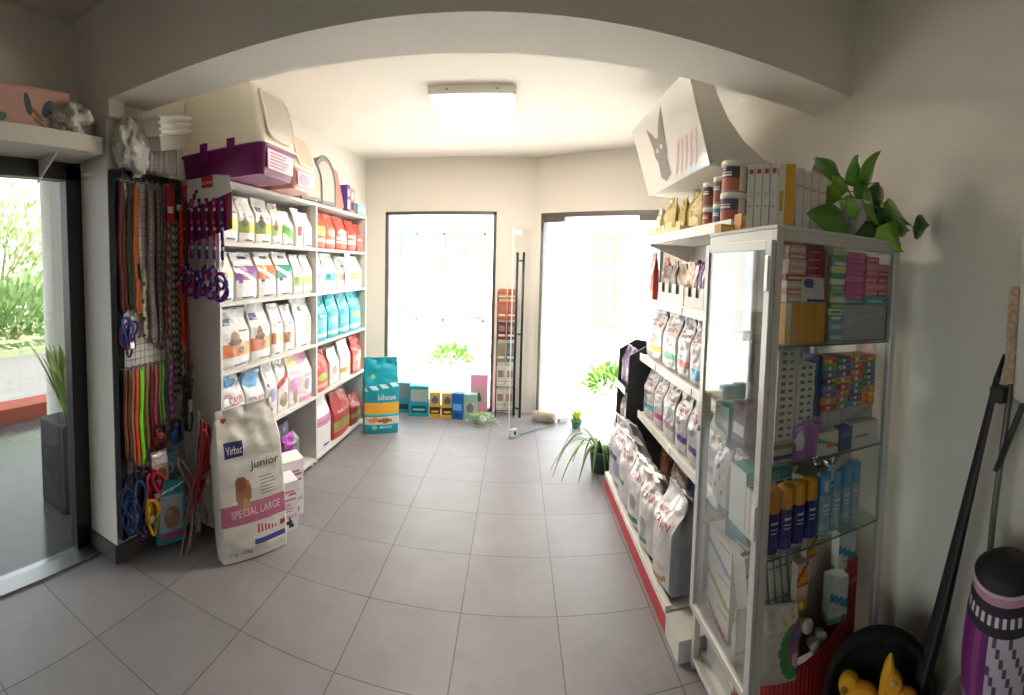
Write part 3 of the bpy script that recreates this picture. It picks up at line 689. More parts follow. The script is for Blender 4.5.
# ------------------------------------------------------------------ big bags standing on the floor
pink = '#bf6f8e'
big = [('r', 0, .235, 1, .37, pink), ('e', .34, .44, .12, .10, '#a5714f'), ('e', .30, .50, .08, .05, '#8a5a3c'), ('e', .37, .35, .06, .05, '#c2956f'),
       ('r', .10, .68, .38, .785, NAVY), ('r', .46, .085, .97, .118, '#34408c'),
       ('e', .14, .93, .045, .018, '#c23a3a')]
for k in range(6): big.append(('r', .52 + k * .055, .155, .55 + k * .055, .215 - k * .008, '#b3405e'))
big.append(('e', .93, .175, .05, .02, '#c23a3a'))
for k in range(6): big.append(('r', .6, .40 + .022 * k, .86 - .03 * (k % 3), .407 + .022 * k, '#8b8b90'))
bag('food_bag', 'tall white bag with a pink band and navy patch, leaning against the first shelving unit', (-1.375, 2.13, 0), R(61), .40, .83, .13, '#dcdad4', big, seed=11, nu=44, nv=90,
    crumple=.014, lean=-.13, pinch=.72, skew=.05, shoulder=.93,
    texts=(('Virbac', .125, .705, .36, .76, '#ffffff'), ('Junior', .46, .565, .93, .635, '#2d2f45'), ('SPECIAL LARGE', .14, .285, .9, .335, '#f3dfe6'), ('12kg', .28, .035, .42, .07, '#3a3a44'), ('I / W', .1, .035, .2, .06, '#3a3a44')))
bag('food_bag', 'big turquoise bag with a yellow band on the floor at the shelving end', (-1.28, 4.28, 0), R(28), .33, .74, .16, '#13a0b6',
    [('r', 0, .27, 1, .42, '#eeb03a'), ('r', 0, .25, 1, .27, '#2bc0cf'), ('r', 0, .13, 1, .235, '#cfd8c8'), ('e', .3, .19, .2, .035, '#e39a4a'), ('e', .6, .18, .2, .03, '#b0583c'), ('e', .28, .09, .09, .035, '#7fd6de'),
     ('d', .62, .06, .006, '#c9f2f4'), ('d', .60, .06, .006, '#c9f2f4'), ('d', .58, .06, .006, '#c9f2f4'), ('e', .25, .76, .08, .03, '#7fcf9a')],
    seed=12, nu=18, nv=40, crumple=.012, pinch=.62, texts=(('bihoue', .38, .455, .9, .53, '#f2ffff'), ('BIO', .45, .08, .8, .11, '#e2fbff')))
for (x, y, h, w_, lab, rz) in ((-1.345, 2.43, .31, .15, 'white carton with grey print close behind the tall white bag', R(60)), (-1.40, 2.60, .37, .17, 'taller white carton with pink lettering standing on the floor before the shelving', R(62))):
    t = carton('pet_food_box', lab, (x, y, 0), w_, .11, h, '#e6e2e4',
           [('r', .12, .78, .8, .82, '#c77a9c'), ('r', .2, .62, .9, .66, '#c77a9c'), ('r', .55, .72, .9, .76, '#a06080'), ('e', .6, .18, .14, .08, '#2e2a30'), ('e', .66, .1, .1, .05, '#2e2a30'), ('r', .15, .45, .8, .47, '#9a8a92'), ('r', .15, .4, .7, .42, '#9a8a92')],
           rz=rz, group='white cartons on the floor before the shelving', texts=(('cat', .35, .5, .65, .58, '#c04a86'), ('Sterilised', .1, .27, .9, .35, '#c04a86')))
    m = MB(); c = card('#efecee')
    m.poly([(-w_ / 2, -.055, h), (w_ / 2, -.055, h), (w_ / 2 - .02, -.0, h + .045), (-w_ / 2 + .02, -.0, h + .045)], c); m.poly([(w_ / 2, .055, h), (-w_ / 2, .055, h), (-w_ / 2 + .02, 0, h + .045), (w_ / 2 - .02, 0, h + .045)], c)
    m.poly([(w_ / 2, -.055, h), (w_ / 2, .055, h), (w_ / 2 - .02, 0, h + .045)], c); m.poly([(-w_ / 2, .055, h), (-w_ / 2, -.055, h), (-w_ / 2 + .02, 0, h + .045)], c)
    m.build('gable_top', t)

# ================================================================== LEASH RACK ON THE WALL END
XR = -1.845
rack = thing('leash_rack', 'tall white wire grid rack with a black edge hung with leashes', 'rack', (-1.9, 1.58, 0))
MB().box(.012, .03, .06, .53, .16, 2.12, M('#d9d6cf', .6)).build('backing_panel', rack)
MB().box(.006, .045, .003, .05, .14, 2.14, M('#0c0c0d', .85)).build('side_board', rack)
MB().box(.012, .05, .055, .53, 2.10, 2.14, M('#1a1a1c', .5)).build('top_rail', rack)
m = MB(); WIRE = M('#8e8c88', .4, .5)
for k in range(14): m.tube([(.036, .07 + k * .035, .17), (.036, .07 + k * .035, 2.10)], .0016, WIRE, 4)
for k in range(48): m.tube([(.038, .06, .2 + k * .04), (.038, .53, .2 + k * .04)], .0016, WIRE, 4)
m.build('wire_grid', rack)
HK = M('#8a8a8c', .3, .9)
for k in range(12):
    for z in (2.085, 1.085):
        m = MB(); y = .02 + k * .045; m.tube([(.036, y, z), (.085, y, z), (.095, y, z + .012)], .003, HK, 6); m.build('hook', rack)
LG = 'leashes hanging on the wire grid rack'
def leash(label, y0, y1, z0, z1, cols, w=.022, x=XR, th=.0018, kind='strap', stud=None, group=LG, xs=0.):
    """a strap folded over a hook; its two strands hang down and meet in a loop"""
    t = thing('leash', label, 'leash', (x, (y0 + y1) / 2, z0), 0, group)
    hy = max((y1 - y0) / 2 - w / 2, .002); L = z0 - z1; pts = []; n = 34
    bend = max(hy, .006)
    def P(q):      # q 0..1 along the loop
        if q < .47: s = q / .47; return Vector((.006 * math.sin(s * 9) + xs * s, -hy * min(1, .25 + s * 3), -(L - bend) * s))
        if q > .53: s = (1 - q) / .47; return Vector((-.006 + .006 * math.sin(s * 7 + 1) + xs * s, hy * min(1, .25 + s * 3), -(L - bend) * s))
        a = (q - .47) / .06 * PI; return Vector((xs, -hy * math.cos(a), -(L - bend) - bend * math.sin(a)))
    if kind == 'strap':
        pts = [P(k / (n - 1)) for k in range(n)]
        m = MB(); m.ribbon(pts, (0, w / 2, 0), th, cloth(cols[0]), (lambda k: cloth(cols[k % len(cols)])) if len(cols) > 1 else None)
        # a ribbon whose width runs along y would vanish round the bend, so the end loop is a thin tube
        m.build('strap', t)
        if hy > .004:
            b = MB(); b.tube([Vector((xs, -hy * math.cos(a * PI / 8) * 1.0, -(L - bend) - bend * math.sin(a * PI / 8))) for a in range(9)], w * .33, cloth(cols[0]), 8); b.build('loop_end', t)
    else:
        n = int(L * 2 / .011); pts = [P(k / (n - 1)) for k in range(n)]; r = w / 2
        m = MB(); m.tube(pts, r, cloth(cols[0]), 6, mfn=lambda k, q: cloth(cols[((k + q) // 2) % len(cols)])); m.build('rope', t)
    c = MB(); c.tube([(0, 0, .012), (.004, .006, -.004), (0, 0, -.02), (-.004, -.006, -.004)], .0032, HK, 6, closed=True); c.build('clasp', t)
    if stud:
        s = MB()
        for k in range(int(L * 26)):
            z = -.03 - k / 26; s.lathe([(.0045, 0), (.003, .003), (0, .004)], M(stud, .3, .7), 8, (0, 0, 0))
            q = len(s.v) - 24
            for i in range(q, len(s.v)):
                vx = s.v[i]; s.v[i] = (.004 + vx[2] + .004, vx[1] - hy, vx[0] + z)
        s.build('stud_pattern', t)
    return t
leash('maroon leather leash, first on the upper hooks beside the black edge', 1.60, 1.655, 2.07, 1.39, ['#5c211d'], .024)
leash('dark olive leash between the maroon and the tan one', 1.658, 1.70, 2.07, 1.40, ['#2c2c18'], .02)
leash('orange tan leather leash on the upper hooks', 1.705, 1.757, 2.08, 1.375, ['#b3602a'], .026)
leash('cream leash with dark dots ending in a rounded tip', 1.762, 1.80, 1.62, 1.235, ['#c9b39f', '#c9b39f', '#c9b39f', '#4a2f28'], .022)
leash('wide grey studded leash in the middle of the upper hooks', 1.815, 1.875, 2.07, 1.20, ['#87797c'], .034, stud='#d8d4d0')
leash('slimmer grey mauve leash beside the wide studded one', 1.885, 1.93, 2.07, 1.15, ['#6b5557'], .022, stud='#c9c4c0')
leash('thin steel grey chain leash behind the ropes', 1.94, 1.955, 2.08, 1.06, ['#8e8e90', '#4a4a4c'], .009, kind='rope')
leash('red and white twisted rope leash', 1.972, 1.992, 1.92, 1.0, ['#b33a40', '#d8c4c0', '#5a2c2c'], .012, kind='rope')
leash('black and white twisted rope leash', 2.012, 2.035, 1.92, .83, ['#1d1d1f', '#d5d3d0'], .013, kind='rope')
leash('second black and white rope leash with a purple tint, beside the yellow one', 2.042, 2.058, 1.92, .86, ['#2a2732', '#bdb6c4'], .012, kind='rope')
leash('yellow and black twisted rope leash', 2.068, 2.085, 1.92, .96, ['#d6b04a', '#3a3020'], .012, kind='rope')
leash('bright red strap leash at the shelf side of the rack', 2.03, 2.06, 1.96, 1.15, ['#c4281e'], .026, x=-1.80)
leash('dark crimson strap leash next to the shelving panel', 2.06, 2.085, 2.03, .95, ['#7e1d28'], .024, x=-1.785)
for lab, a, b, z0_, z1, cc_, w_, xx in (
    ('black strap leash filling the gap beside the tan one', 1.74, 1.77, 2.07, 1.48, ['#1c1616'], .02, XR - .012),
    ('second maroon strap leash behind the olive one', 1.63, 1.66, 2.07, 1.46, ['#4a1a1a'], .018, XR - .012),
    ('dark wine strap leash between the two grey studded ones', 1.872, 1.894, 2.07, 1.30, ['#3a1c20'], .018, XR - .01),
    ('deep red strap leash behind the red rope', 1.955, 1.975, 1.95, 1.2, ['#8a1c1c'], .016, XR - .008),
    ('vermilion strap leash beside the yellow rope', 2.04, 2.06, 1.9, 1.22, ['#d6451e'], .018, -1.80),
    ('rose coloured strap leash nearest the shelving panel', 2.085, 2.10, 2.02, 1.02, ['#a84a56'], .018, -1.80)):
    leash(lab, a, b, z0_, z1, cc_, w_, x=xx)
# header cards of packaged leashes
def hang_card(label, y, z0, z1, w, col, stripe, x, rz=0.):
    t = thing('packaged_leash', label, 'package', (x, y, z1), rz, 'packaged leashes on the upper hooks')
    h = z0 - z1
    MB().box(-.002, .002, -w / 2, w / 2, 0, h, card(col)).build('card', t)
    MB().box(.002, .0035, -w * .35, w * .35, h * .25, h * .42, card(stripe)).build('print', t)
    m = MB(); m.tube([(.004, 0, h), (.004, 0, h + .02), (-.01, 0, h + .03)], .002, HK, 5); m.build('hanger', t)
hang_card('red card package above the twisted ropes', 1.985, 2.10, 1.88, .062, '#a81f25', '#e8e0dc', XR + .018)
hang_card('black card package between the two red ones', 2.045, 2.11, 1.90, .05, '#16161a', '#d8d8d8', XR + .03)
hang_card('second red card package, beside the black one', 2.085, 2.10, 1.89, .05, '#b3242a', '#d9a5a0', XR + .05)
# lower hooks
LOW = [('chestnut brown strap leash, nearest the black edge on the lower hooks', 1.60, 1.622, .60, ['#6d3a22'], .02),
       ('dark brown strap leash, second on the lower hooks', 1.626, 1.65, .575, ['#54301f'], .02),
       ('rosy tan strap leash between brown and orange red', 1.652, 1.674, .555, ['#a3684e'], .018),
       ('orange red strap leash on the lower hooks', 1.68, 1.706, .51, ['#d9401c'], .024),
       ('neon lime green strap leash on the lower hooks', 1.715, 1.745, .49, ['#7bdc1e'], .028),
       ('old gold strap leash on the lower hooks', 1.757, 1.785, .60, ['#8d6a22'], .022),
       ('maroon strap leash behind the raspberry one on the lower hooks', 1.795, 1.815, .63, ['#5a1f24'], .018),
       ('raspberry strap leash with a silver clasp on the lower hooks', 1.828, 1.855, .55, ['#c03450'], .022),
       ('leaf green strap leash on the lower hooks', 1.865, 1.887, .715, ['#5b8a34'], .016),
       ('yellow green strap leash on the lower hooks', 1.893, 1.912, .705, ['#8fae34'], .016),
       ('blue teal strap leash on the lower hooks', 1.92, 1.945, .725, ['#2c6a86'], .018),
       ('magenta patterned strap leash at the end of the lower hooks', 1.957, 1.99, .69, ['#b0368c', '#d77cc0'], .028)]
for lab, a, b, z1, cc, w_ in LOW: leash(lab, a, b, 1.075, z1, cc, w_, x=XR + .01)
# harnesses: webbing loops in a bunch
def harness(name, label, loc, cols, seed, rad=(.03, .06, .13), n=6, r=.007, cat='harness', group='harnesses at the foot of the leash rack'):
    rnd = random.Random(seed); t = thing(name, label, cat, loc, 0, group)
    for k in range(n):
        a = rnd.uniform(-.5, .5); cx_, cy_, cz_ = rnd.uniform(-.5, .5) * rad[0], rnd.uniform(-.6, .6) * rad[1], -rad[2] * rnd.uniform(.35, 1)
        ry, rz_ = rad[1] * rnd.uniform(.35, .8), rad[2] * rnd.uniform(.35, .75); pts = []
        for q in range(18):
            th = 2 * PI * q / 18; p = Vector((.012 * math.sin(2 * th + k), ry * math.cos(th), rz_ * math.sin(th)))
            p.rotate(Matrix.Rotation(a, 3, 'X')); pts.append(p + Vector((cx_ + .02, cy_, cz_)))
        m = MB(); m.tube(pts, r, cloth(cols[k % len(cols)]), 7, closed=True); m.build('webbing', t)
    m = MB(); m.box(.03, .045, -.015, .015, -rad[2] * 1.1, -rad[2] * .85, M('#b8b4ae', .3, .6)); m.build('buckle', t, .002)
    m = MB(); m.tube([(0, 0, .02), (.012, 0, .0), (.01, 0, -.03)], .004, cloth(cols[0]), 6); m.build('hanging_loop', t)
    return t
harness('dog_harness', 'bundle of violet and blue webbing hanging beside the black edge at mid height', (XR, 1.64, 1.34), ['#5a3f8c', '#3f5fa8', '#8c4a9a', '#7a2a3a'], 1, (.03, .04, .13), 7, .006)
harness('dog_harness', 'navy and blue harness, lowest beside the black edge', (XR + .03, 1.60, .45), ['#1d2f57', '#20507a', '#2c3a78'], 2, (.05, .055, .17), 8)
harness('dog_harness', 'dark purple harness hanging among the others', (XR + .01, 1.70, .50), ['#3f2457', '#58306e', '#2c2440'], 3, (.05, .07, .2), 8)
harness('dog_harness', 'crimson harness with round straps in front of the purple one', (XR + .06, 1.745, .50), ['#8e1638', '#a81f44'], 4, (.03, .06, .13), 5, .009)
harness('dog_harness', 'golden yellow harness low between the purple and teal items', (XR + .07, 1.69, .40), ['#d8a21c', '#e6b52c'], 5, (.03, .055, .14), 3, .008)
harness('dog_harness', 'violet harness at the very bottom of the rack', (XR + .01, 1.69, .27), ['#6a1f70', '#4a1c5c'], 6, (.04, .07, .11), 6)
harness('dog_harness', 'red rope harness hanging by the shelving panel', (-1.66, 2.03, .68), ['#8e2430', '#a6323c'], 7, (.03, .06, .28), 6, .010)
harness('dog_harness', 'bundle of pink and grey cords hanging lowest by the shelving panel', (-1.70, 1.99, .64), ['#a9818a', '#9a8f92', '#b25c6c', '#6a8a8e'], 8, (.03, .045, .5), 6, .005)
harness('dog_harness', 'black straps with a grey clip under the red strap leash', (-1.78, 2.03, 1.1), ['#26262c', '#3c2a30', '#54545a'], 9, (.02, .03, .3), 6, .006)
# small blister goods at the lower end of the rack
def retract(label, loc, col):
    t = thing('retractable_leash', label, 'leash', loc, R(80), 'retractable leashes below the lower hooks')
    m = MB(); m.lathe([(0, -.014), (.045, -.014), (.052, -.006), (.052, .006), (.045, .014), (0, .014)], M(col, .35), 24)
    o = m.build('casing', t); o.rotation_euler = (R(90), 0, 0)
    h = MB(); h.tube([(-.03, 0, .04), (-.035, 0, .08), (.0, 0, .095), (.035, 0, .08), (.03, 0, .04)], .009, M('#1d1d20', .5), 8); h.build('grip', t)
    f = MB(); f.lathe([(0, 0), (.025, 0), (.025, .002), (0, .002)], M('#2a2a2e', .4), 18, (0, 0, 0)); f = f.build('disc', t); f.rotation_euler = (R(90), 0, 0); f.location = (0, -.0145, 0)
retract('dark red retractable leash below the lower hooks', (XR + .02, 1.855, .63), '#8c1c20')
retract('blue retractable leash below the lower hooks', (XR + .04, 1.975, .63), '#1f55b0')
carton('treat_box', 'small pale blue pack beneath the retractable leashes', (XR + .02, 1.915, .39), .11, .02, .15, '#5f93b8', [('r', .15, .2, .85, .6, '#9cc0d6'), ('e', .5, .4, .2, .14, '#4f6f8c')], rz=RZL, group='packs at the foot of the leash rack')
carton('treat_box', 'red shaped pack on a cream card at the foot of the rack', (XR + .06, 2.00, .18), .10, .02, .22, '#b5a88e', [('e', .5, .62, .38, .32, '#b8293a')], rz=RZL, group='packs at the foot of the leash rack')
bag('treat_pouch', 'teal treat pouch with a dog picture at the foot of the leash rack', (XR + .08, 1.87, .05), R(70), .18, .36, .035, '#1f97a6',
    [('r', .1, .2, .9, .78, '#9fb4bc'), ('e', .5, .42, .26, .18, '#8a6a50'), ('e', .42, .5, .1, .06, '#b08a68'), ('r', .1, .08, .9, .18, '#a84f9c'), ('d', .8, .15, .012, '#e4f4f4')], seed=31, pinch=.8, nu=24, nv=40, crumple=.008, group='packs at the foot of the leash rack', cat='pouch')
bag('treat_pouch', 'clear bag of biscuits with a silver twist under the raspberry leash', (XR + .05, 1.815, .41), R(80), .11, .18, .035, '#b9a89a', [('e', .5, .3, .35, .2, '#9a5f3c'), ('a', .6, 0, 0, '#d9d9dc')], seed=32, pinch=.5, group='packs at the foot of the leash rack', cat='pouch', kind=silver)

# collar display card on the side panel of the shelving
cc = thing('collar_display_card', 'white and crimson header card with purple collars hooked on the shelving side panel', 'display', (-1.635, 2.10, 1.43), 0)
m = MB(); pts = [(-.20, .31), (.165, .31), (.175, .69), (.04, .71), (-.19, .64)]
m.prism([(-.2, .5), (.165, .55), (.15, .69), (.03, .71), (-.195, .65)], 'y', -.003, 0, card('#dedad6')); m.build('header', cc)
MB().prism([(-.2, .32), (.165, .40), (.165, .60), (.02, .565), (-.2, .52)], 'y', -.005, -.003, card('#8e1440')).build('crimson_panel', cc)
MB().box(-.045, .035, -.0065, -.005, .64, .705, card('#c4202c')).build('red_logo', cc)
m = MB(); letter(m, 'animal', lambda u, v: (-.04 + .07 * u, -.008, .66 + .02 * v), 0, 0, 1, 1, card('#f2d8d8')); m.build('lettering', cc)
m = MB()
for (u, v, a, b) in ((-.10, .60, .014, .02), (-.085, .625, .012, .014), (-.115, .57, .012, .02), (-.135, .56, .014, .016), (-.15, .55, .01, .014)):
    m.poly([(u + a * math.cos(q * PI / 8), -.0062, v + b * math.sin(q * PI / 8)) for q in range(16)][::-1], card('#4a3a3a'))
m.build('dog_print', cc)
m = MB()
for k in range(18): m.box(-.185 + k * .02, -.175 + k * .02, -.0072, -.0062, .545 + .0035 * k - .003, .545 + .0035 * k + .001, card('#f4f0ee'))
m.build('dotted_line', cc)
for k in range(6):
    t = thing('dotted_collar', 'dotted collar hanging from the crimson header card', 'collar', (-1.80 + k * .055, 2.09, 2.02 - .004 * k), 0, 'dotted collars on the header card')
    ca, cb = (('#2c2470', '#a8184a'), ('#7a1a5e', '#c02850'), ('#2b2a8c', '#8a2a78'))[k % 3]
    m = MB(); m.tube([(.002 * math.sin(i), -.012, -i * .018) for i in range(20)], .0095, cloth(ca), 6, mfn=lambda i, q: cloth([ca, cb, '#d9c8dc'][(i * 2 + q // 2) % 3 if i % 2 else 0])); m.build('strap', t)
    rr = random.Random(k + 40)
    for j in range(3):
        pts = []; 
        for q in range(14):
            th = 2 * PI * q / 14; pts.append(((.019 + .005 * (k % 2)) * math.cos(th) * (1 + .3 * j) + .008 * (j - 1) + .006 * math.sin(2 * th + j), -.02 - .016 * j - .012 * math.sin(th + k), -.45 + (.07 - .012 * ((k + j) % 3)) * math.sin(th) - .025 * j + .012 * math.sin(k * 2.1)))
        m = MB(); m.tube(pts, .0095, cloth(ca), 6, closed=True, mfn=lambda i, q: cloth([ca, cb, '#3a3fa8', '#c9c0d8'][(i + q // 2) % 4 if (i + j) % 3 else j % 2])); m.build('loop', t)
    m = MB(); m.tube([(0, -.012, -.342), (.006, -.014, -.36), (0, -.014, -.385), (-.006, -.014, -.36)], .003, HK, 6, closed=True); m.build('ring', t)

# ================================================================== ON TOP OF THE LEFT SHELVING
def rbox_fn(w, d, h, r, taper, n=8):
    """rounded tapered box side surface: ring points at height t"""
    ring = []
    for cx_, cy_, a0 in ((w / 2 - r, -d / 2 + r, -PI / 2), (w / 2 - r, d / 2 - r, 0), (-w / 2 + r, d / 2 - r, PI / 2), (-w / 2 + r, -d / 2 + r, PI)):
        for k in range(n): ring.append((cx_ + r * math.cos(a0 + PI / 2 * k / (n - 1)), cy_ + r * math.sin(a0 + PI / 2 * k / (n - 1))))
    return ring
def tub(mb, w, d, prof, r, m):
    """prof: list of (scale inset, z); rounded rectangle rings"""
    n = 7; rings = []
    for ins, z in prof:
        rr = max(.002, r - ins * .3); rings.append([(x, y, z) for x, y in rbox_fn(w - 2 * ins, d - 2 * ins, 0, rr, 0, n)])
    N = len(rings[0]); mb.grid(lambda i, j: rings[j][i], N, len(rings) - 1, m, True, closed=True)
    mb.poly(rings[0][::-1], m); mb.poly(rings[-1], m)
def litter_box(label, loc, rz, w, d, hb, hd, cb, cd, cflap, slope=.07):
    t = thing('litter_box', label, 'litter box', loc, rz, 'hooded litter boxes on the shelving')
    CB, CD = M(cb, .3), M(cd, .35)
    m = MB(); tub(m, w, d, [(.03, 0), (.022, .006), (.008, hb - .02), (-.004, hb - .015), (-.006, hb), (.004, hb)], .05, CB); m.build('base_tray', t)
    # hood: door side (+X) slopes back towards the top
    H = hd; prof = [(-.002, hb), (-.004, hb + .012), (.006, hb + .02), (.010, hb + H * .5), (.018, hb + H * .88), (.032, hb + H * .96), (.055, hb + H * .99), (.09, hb + H)]
    def ins_at(z):
        for (i0, z0), (i1, z1) in zip(prof, prof[1:]):
            if z <= z1: return i0 + (i1 - i0) * (z - z0) / (z1 - z0)
        return prof[-1][0]
    rings = []
    for ins, z in prof:
        q = (z - hb) / H; ring = rbox_fn(w - 2 * ins, d - 2 * ins, 0, .04, 0, 7)
        rings.append([((x - slope * q * q if x > 0 else x), y, z) for x, y in ring])
    N = len(rings[0]); m = MB(); m.grid(lambda i, j: rings[j][i], N, len(rings) - 1, CD, True, closed=True); m.poly(rings[-1], CD)
    m.build('hood', t)
    def fx(z): q = (z - hb) / H; return w / 2 - ins_at(z) - slope * q * q
    # door frame and translucent flap on the sloping front
    def outline(k, sc, dx):
        a = 2 * PI * k / 40; u = math.copysign(abs(math.cos(a)) ** .45, math.cos(a)); v = math.copysign(abs(math.sin(a)) ** .45, math.sin(a))
        y = u * d * .36 * sc; z = hb + H * (.5 + .37 * v * sc); return (fx(z) + dx, y, z)
    m = MB(); m.grid(lambda i, j: outline(i, (1.1, 1.08, 1.0, .98)[j], (.0, .014, .014, .0)[j]), 40, 3, M(cflap[1], .35), True, closed=True); m.build('door_frame', t)
    m = MB(); m.grid(lambda i, j: outline(i, (1.0, .75, .5, .25, .0)[j], .011), 40, 4, M(cflap[0], .25), True, closed=True); m.build('flap', t)
    for s in (-1, 1):
        m = MB(); m.box(w * (.16 * s) - .025, w * .16 * s + .025, -d / 2 - .012, -d / 2 + .002, hb - .05, hb + .045, CB); m.build('clip', t, .003)
    m = MB(); m.prism([(-d * .34, hb * .2), (d * .34, hb * .2), (d * .36, hb * .85), (-d * .36, hb * .85)], 'x', w / 2 - .008, w / 2 - .002, card('#e3cfdc'));
    for k in range(5): m.prism([(-d * .3, hb * (.28 + .11 * k)), (d * (.1 + .05 * (k % 3)), hb * (.28 + .11 * k)), (d * (.1 + .05 * (k % 3)), hb * (.33 + .11 * k)), (-d * .3, hb * (.33 + .11 * k))], 'x', w / 2 - .002, w / 2 - .001, card('#b0709c'))
    m.build('sticker', t)
    return t
litter_box('large cream hooded litter box with purple base jutting out over the leash rack', (-1.605, 2.36, 2.125), 0, .60, .42, .165, .36, '#7e1a66', '#f2ebda', ('#b8b0a8', '#d8c8bc'))
litter_box('smaller hooded litter box with a pink base behind the purple based one', (-1.62, 2.83, 2.125), R(2), .48, .36, .13, .27, '#e2a79c', '#f0ddcc', ('#e2b09c', '#f3e2d4'))
# arched grey carriers and a tray leaning in a row
def arch(name, label, y, w, h, th, col, rim, tilt, cat, x=-1.60):
    t = thing(name, label, cat, (x, y, 2.125), R(90), 'things leaning in a row on the far shelving')
    t.rotation_euler = (tilt, 0, R(78))
    P = []
    for k in range(25):
        a = PI * k / 24; P.append((w / 2 * math.cos(a), h * .45 + h * .55 * math.sin(a)))
    P = [(w / 2 * .9, 0)] + P + [(-w / 2 * .9, 0)]
    m = MB(); m.prism([(p[0], p[1]) for p in P], 'y', -th / 2, th / 2, cloth(col)); m.build('panel', t)
    m = MB(); m.tube([(p[0], -th / 2, p[1]) for p in P], .007, M(rim, .5), 8, closed=True); m.build('piping', t)
    m = MB(); m.prism([(p[0] * .8, .03 + p[1] * .82) for p in P], 'y', -th / 2 - .004, -th / 2, M('#b9b4ac', .7, 0, .4, 200)); m.build('mesh_window', t)
    return t
arch('pet_carrier', 'grey arched soft carrier with a dark piped edge on the far shelving', 3.30, .30, .36, .10, '#8d8a86', '#3f3f42', R(-6), 'carrier')
arch('pet_carrier', 'second grey soft carrier standing behind the arched one', 3.56, .30, .40, .12, '#8a8c8e', '#6c6e70', R(-4), 'carrier')
t = thing('tray_lid', 'pink rounded tray lid standing on edge on the far shelving', 'tray', (-1.60, 3.80, 2.125), 0); t.rotation_euler = (R(-12), 0, R(84))
m = MB(); P = [(x, y + .19) for x, y in rbox_fn(.34, .37, 0, .05, 0, 6)]; m.prism(P, 'y', -.03, 0, M('#dd8f86', .4)); m.build('shell', t)
m = MB(); m.tube([(x, -.03, z) for x, z in P], .01, M('#e6a39a', .4), 8, closed=True); m.build('rim', t)
for (y, w_, h, c, lab, c2) in ((4.02, .07, .24, '#5f4f9a', 'tall violet box next to the pink tray lid', '#c9bfe0'), (4.12, .10, .22, '#d98a78', 'salmon and navy box near the end of the far shelving', '#2b2f74')):
    carton('product_box', lab, (-1.60, y, 2.125), w_, .16, h, c, [('r', .1, .1, .9, .45, c2), ('e', .5, .7, .3, .15, '#efe0d8')], rz=RZL, group='boxes on the far shelving')
carton('product_box', 'pale teal box lying at the end of the far shelving', (-1.60, 4.32, 2.125), .20, .2, .10, '#8fcfc8', [('r', .1, .3, .9, .7, '#d5ece8')], rz=RZL, group='boxes on the far shelving')

# ================================================================== SHELF OVER THE LEFT DOOR
ws = thing('wall_shelf', 'long white shelf board over the left glass door', 'shelf', (-2.15, -.9, 2.215))
MB().box(0, .27, 0, 2.44, .0, .085, M('#d6d1c6', .6)).build('board', ws, .003)
for y in (.3, 1.3, 2.2): MB().prism([(0, 0), (.2, 0), (0, -.12)], 'y', y, y + .012, M('#cfcac0', .5)).build('bracket', ws)
pb = thing('picture_box', 'coral printed box with dark feather shapes standing on the shelf over the door', 'box', (-2.00, 1.15, 2.30), R(90) - R(6)); pb.rotation_euler = (R(8), 0, R(88))
MB().box(-.24, .24, -.02, .03, 0, .215, card('#c9968a')).build('box_body', pb, .003)
m = MB(); m.box(-.225, .225, -.0225, -.0215, .012, .2, card('#d3a596'))
def blob(mb, c, a, b, rot, y, col):
    mb.poly([(c[0] + a * math.cos(q) * math.cos(rot) - b * math.sin(q) * math.sin(rot), y, c[1] + a * math.cos(q) * math.sin(rot) + b * math.sin(q) * math.cos(rot)) for q in [i * PI / 10 for i in range(20)]][::-1], card(col))
m.build('printed_face', pb)
m = MB()
for (c, a, b, r_, cl) in (((-.17, .13), .02, .05, .2, '#5f6f6c'), ((-.14, .06), .03, .02, .4, '#6f8a7a'), ((.0, .13), .018, .055, .3, '#4f5b5e'), ((.05, .09), .012, .05, .9, '#b06a5a'), ((.11, .12), .028, .045, -.5, '#5a7482'), ((.125, .14), .012, .02, 0, '#9fb0b4'), ((.15, .06), .04, .01, -.7, '#a8806a'), ((.07, .05), .05, .008, -.5, '#8f7a5f')):
    blob(m, c, a, b, r_, -.0238 - .0003 * a * 10, cl)
m.build('feather_print', pb)
# crumpled clear wrap and a ribbed foam block piled at the shelf end and over the leash rack
def crumple(name, label, cat, loc, rad, col, seed, m_=None, drop=0., group=None):
    m = MB(); nu, nv = 56, 36
    def fn(i, j):
        a = 2 * PI * i / nu; b = PI * (j / nv) * .999 + .0005; d = Vector((math.sin(b) * math.cos(a), math.sin(b) * math.sin(a), math.cos(b)))
        k = 1 + .38 * noise3(d.x * 2.2, d.y * 2.2, d.z * 2.2, seed) + .3 * abs(noise3(d.x * 5, d.y * 5, d.z * 5, seed + 5)) + .14 * noise3(d.x * 13, d.y * 13, d.z * 13, seed + 9)
        p = Vector((d.x * rad[0] * k, d.y * rad[1] * k, d.z * rad[2] * k)); 
        return p + Vector((0, 0, rad[2]))
    mt = m_ or M(col, .25, 0, .6, 30, .3)
    m.grid(fn, nu, nv, mt, True, closed=True); o = m.build(name, None); o.location = loc
    return tag(o, label, cat, group)
WRAP = M('#cfcbc2', .42, 0, .9, 45, .1, .1)
crumple('plastic_bag', 'crumpled grey white plastic wrap on the end of the shelf over the door', 'plastic bag', (-1.99, 1.40, 2.295), (.10, .13, .085), '#c6c3bb', 3, WRAP)
crumple('plastic_bag', 'drooping clear plastic wrap on top of the leash rack', 'plastic bag', (-1.815, 1.70, 2.135), (.055, .12, .13), '#cfccc4', 4, WRAP)
t = thing('foam_block', 'white ribbed foam block lying over the plastic wrap beside the purple litter box', 'foam', (-1.765, 1.88, 2.34), R(10)); t.rotation_euler = (R(14), R(6), R(8))
